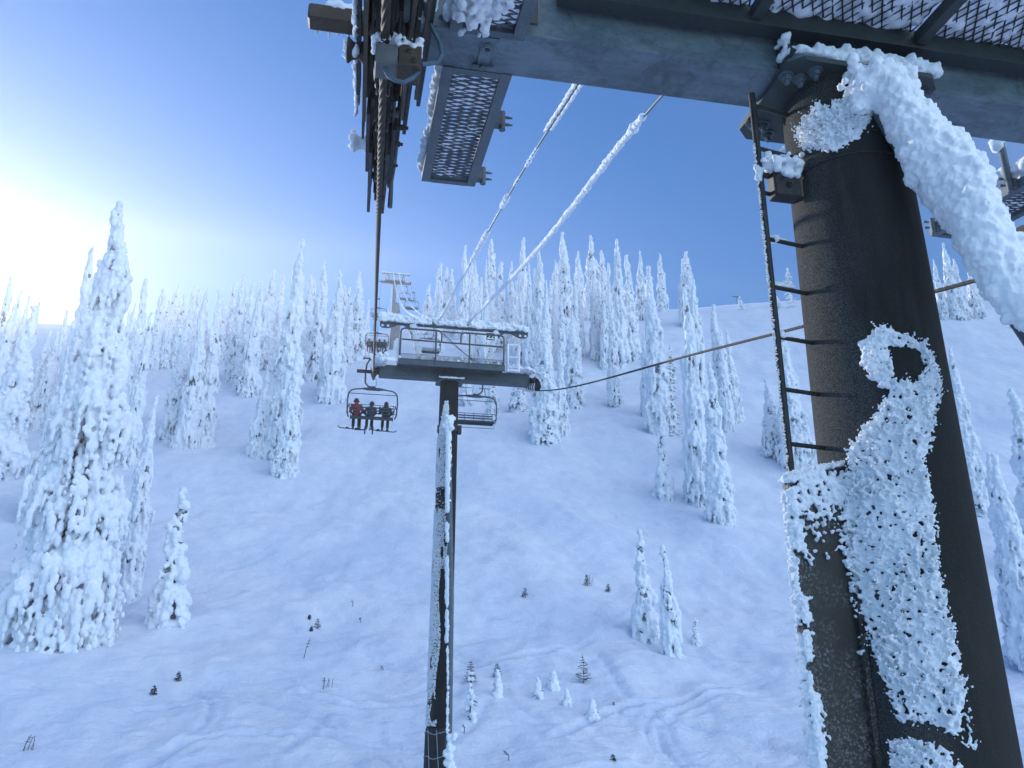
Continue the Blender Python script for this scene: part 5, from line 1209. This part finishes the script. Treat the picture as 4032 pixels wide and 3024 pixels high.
chair(hang(128, XL, 3.32), 0, 'dim distant chair left of the farthest tower, partly behind the rope', False, True)
def at(c, dx, dy=0.0, dz=0.0): return (c[0]+dx, c[1]+dy, c[2]+dz)
GA = 'three riders on the nearest chair'; GB = 'four riders on the farther chair'
add_person(at(cA, -.78, .02, .03), 0, 'person in red jacket and dark helmet, left seat of the nearest chair', GA, ('red', 'black2', 'hood'), lean=-.05, scale=1.08)
add_person(at(cA, -.10, .02, .0), 0, 'person in navy jacket and round grey-blue helmet, middle of the three on the nearest chair', GA, ('navy', 'black2', 'helmet'), lean=.10, scale=.98)
add_person(at(cA, .72, .02, .0), 0, 'person in black hooded jacket with one hand raised, right seat of the nearest chair', GA, ('black2', 'black', 'black2'), 'hood', True)
board(at(cA, -.98, .60, -.47), .06, radians(1.5), 'snowboard under the feet of the rider in the red jacket'); board(at(cA, .62, .60, -.50), -.05, radians(4), 'snowboard under the feet of the rider in the black hood')
e = empty('ski_pair', at(cA, -.10, .62, -.48), 'pair of skis on the boots of the middle rider in navy', 'skis', 'snowboards and skis on the riders feet')
for s in (-1, 1):
    sk_ = MB(); sk_.box((s*.14+s*.06, .05, 0), (.075, 1.55, .02), None, .004); sk_.prism([(.825, -.01), (.97, .05), (.99, .075), (.96, .065), (.825, .01)], s*.20-.036, s*.20+.036, 'X'); sk_.box((s*.2, 0, .025), (.07, .34, .035)); sk_.build('ski', M['ski'], e)
e = empty('ski_poles', at(cA, .0, .38, .25), 'pair of thin ski poles hanging between the legs of the middle rider', 'ski poles')
for s in (-1, 1):
    q = MB(); q.tube([(s*.03, 0, 0), (s*.07, .1, -.82)], .011, 6); q.lathe([(.05, 0), (.045, .01)], (s*.068, .09, -.74), 'Z', 10); q.build('pole', M['dark'], e)
for dx, jk, tr, ht, lab in ((-.85, 'tan', 'brightred', 'tan', 'person in pale jacket with bright red trousers, far left on the farther chair'), (-.30, 'black2', 'black2', 'black2', 'person in dark jacket hidden by the rope, second from left on the farther chair'),
                            (.28, 'black2', 'black2', 'helmet', 'person in dark jacket, second from right on the farther chair'), (.84, 'navy', 'black2', 'helmet', 'person in dark navy jacket, far right on the farther chair')):
    add_person(at(cB, dx, .02, .0), 0, lab, GB, (jk, tr, ht), 'helmet', False, 0, .05)
    if jk != 'tan': board(at(cB, dx, .6, -.47), 1.35 if dx < .5 else 1.9, radians(6), {-.30: 'snowboard under the rider hidden by the rope on the farther chair', .28: 'snowboard under the second rider from right on the farther chair', .84: 'snowboard under the rightmost rider on the farther chair'}[dx], 1.4)
for dx, jk, lab in ((-.5, 'black2', 'dark rider at left on the dim distant chair'), (.3, 'navy', 'dark rider at right on the dim distant chair')):
    add_person(at(hang(128, XL, 3.32), dx, .02, 0), 0, 'person, '+lab, 'riders on the dim distant chair', (jk, 'black', 'black2'), 'helmet', False, 0, .06)
WORLD = None
SKY_SAT, SKY_TINT, SKY_STR, SUN_STR, HAZE, HAZE_G, AUR = 1.06, (.42, .98, 1.48), .15, 5.4, .00105, .66, (45, 2.0, 300, 6.)
BACK_FILL = (8.3, 8.7, 9.4)
# ------------------------------------------------------------------ sky, sun, haze, camera
SUN_AZ, SUN_EL = radians(-35.5), radians(16.8)
sdir = Vector((sin(SUN_AZ)*cos(SUN_EL), cos(SUN_AZ)*cos(SUN_EL), sin(SUN_EL)))
w = bpy.data.worlds.new('World'); scene.world = w; w.use_nodes = True; nt = w.node_tree; nt.nodes.clear()
out = nt.nodes.new('ShaderNodeOutputWorld'); bg = nt.nodes.new('ShaderNodeBackground'); sky = nt.nodes.new('ShaderNodeTexSky')
sky.sky_type = 'NISHITA'; sky.sun_disc = False; sky.sun_elevation = SUN_EL; sky.sun_rotation = SUN_AZ
sky.altitude = 1900; sky.air_density = 1.0; sky.dust_density = .15; sky.ozone_density = 1.6
hs = nt.nodes.new('ShaderNodeHueSaturation'); hs.inputs['Saturation'].default_value = SKY_SAT
nt.links.new(sky.outputs[0], hs.inputs['Color'])
# ice-crystal aureole round the sun (part of the sky itself)
geo = nt.nodes.new('ShaderNodeNewGeometry'); dot = nt.nodes.new('ShaderNodeVectorMath'); dot.operation = 'DOT_PRODUCT'
tc = nt.nodes.new('ShaderNodeTexCoord'); nrm = nt.nodes.new('ShaderNodeVectorMath'); nrm.operation = 'NORMALIZE'
nt.links.new(tc.outputs['Generated'], nrm.inputs[0]); nt.links.new(nrm.outputs[0], dot.inputs[0]); dot.inputs[1].default_value = sdir
def powr(e, k):
    mx = nt.nodes.new('ShaderNodeMath'); mx.operation = 'MAXIMUM'; mx.inputs[1].default_value = 0; nt.links.new(dot.outputs['Value'], mx.inputs[0])
    p = nt.nodes.new('ShaderNodeMath'); p.operation = 'POWER'; p.inputs[1].default_value = e; nt.links.new(mx.outputs[0], p.inputs[0])
    m = nt.nodes.new('ShaderNodeMath'); m.operation = 'MULTIPLY'; m.inputs[1].default_value = k; nt.links.new(p.outputs[0], m.inputs[0]); return m.outputs[0]
s1 = nt.nodes.new('ShaderNodeMath'); s1.operation = 'ADD'; nt.links.new(powr(AUR[0], AUR[1]), s1.inputs[0]); nt.links.new(powr(AUR[2], AUR[3]), s1.inputs[1])
mul = nt.nodes.new('ShaderNodeVectorMath'); mul.operation = 'SCALE'; mul.inputs[0].default_value = (1.0, .95, 1.05); nt.links.new(s1.outputs[0], mul.inputs['Scale'])
tint = nt.nodes.new('ShaderNodeMix'); tint.data_type = 'RGBA'; tint.blend_type = 'MULTIPLY'; tint.inputs[0].default_value = 1; tint.inputs[7].default_value = (*SKY_TINT, 1)
nt.links.new(hs.outputs[0], tint.inputs[6])
add = nt.nodes.new('ShaderNodeVectorMath'); add.operation = 'ADD'; nt.links.new(tint.outputs[2], add.inputs[0]); nt.links.new(mul.outputs[0], add.inputs[1])
# pale glow added to the unseen sky behind the viewer to brighten the slope
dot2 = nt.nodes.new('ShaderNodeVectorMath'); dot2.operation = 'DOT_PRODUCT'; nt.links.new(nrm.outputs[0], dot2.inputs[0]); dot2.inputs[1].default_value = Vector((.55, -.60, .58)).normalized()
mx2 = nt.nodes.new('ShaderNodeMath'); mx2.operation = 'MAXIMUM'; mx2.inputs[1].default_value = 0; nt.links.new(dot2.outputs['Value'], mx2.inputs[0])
back_fill = nt.nodes.new('ShaderNodeVectorMath'); back_fill.operation = 'SCALE'; back_fill.inputs[0].default_value = BACK_FILL; pw2 = nt.nodes.new('ShaderNodeMath'); pw2.operation = 'POWER'; pw2.inputs[1].default_value = 2.0; nt.links.new(mx2.outputs[0], pw2.inputs[0]); nt.links.new(pw2.outputs[0], back_fill.inputs['Scale'])
add2 = nt.nodes.new('ShaderNodeVectorMath'); add2.operation = 'ADD'; nt.links.new(add.outputs[0], add2.inputs[0]); nt.links.new(back_fill.outputs[0], add2.inputs[1])
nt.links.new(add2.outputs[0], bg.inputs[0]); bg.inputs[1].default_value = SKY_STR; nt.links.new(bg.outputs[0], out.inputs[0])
sl = bpy.data.lights.new('sun', 'SUN'); sl.energy = SUN_STR; sl.angle = radians(.55); sl.color = (1.0, .965, .92)
so = bpy.data.objects.new('sun', sl); COL.objects.link(so); so.rotation_euler = sdir.to_track_quat('Z', 'Y').to_euler(); so.location = sdir*300
if HAZE > 0:
    mb = MB(); mb.prism([(-40, -60), (320, -40), (320, 46+.37*320), (-40, 46-.37*40)], -330, 330, 'X'); hz = mb.build('haze', None)
    hm = bpy.data.materials.new('ice_haze'); hm.use_nodes = True; ht = hm.node_tree; ht.nodes.clear()
    ho = ht.nodes.new('ShaderNodeOutputMaterial'); hv = ht.nodes.new('ShaderNodeVolumeScatter'); hv.inputs['Density'].default_value = HAZE; hv.inputs['Anisotropy'].default_value = HAZE_G
    hv.inputs['Color'].default_value = (1.0, .94, .98, 1); ht.links.new(hv.outputs[0], ho.inputs['Volume'])
    hz.data.materials.append(hm); tag(hz, 'thin ice haze hanging over the slope', None, None, 'structure')
cam = bpy.data.cameras.new('camera'); cam.sensor_width = 36; cam.lens = 1789/2212*36; cam.clip_start = .05; cam.clip_end = 2000
co = bpy.data.objects.new('camera', cam); COL.objects.link(co)
f_ = 1789.; u_ = Vector((33, -5284, f_)).normalized(); x_ = Vector((10000, (33*10000+f_*f_)/5284, f_)).normalized(); y_ = u_.cross(x_)
if y_.z < 0: y_ = -y_
MM = Matrix((x_, y_, u_))
rt = MM @ Vector((1, 0, 0)); up = MM @ Vector((0, -1, 0)); bk = MM @ Vector((0, 0, -1))
co.matrix_world = Matrix((rt, up, bk)).transposed().to_4x4()
scene.camera = co
scene.view_settings.view_transform = 'Standard'; scene.view_settings.look = 'None'; scene.view_settings.exposure = 0; scene.view_settings.gamma = 1
scene.render.engine = 'CYCLES'; cy = scene.cycles
cy.max_bounces = 6; cy.diffuse_bounces = 4; cy.glossy_bounces = 2; cy.transmission_bounces = 2; cy.volume_bounces = 0; cy.transparent_max_bounces = 4
cy.sample_clamp_indirect = 6; cy.use_denoising = True
try: cy.denoiser = 'OPENIMAGEDENOISE'
except Exception: pass
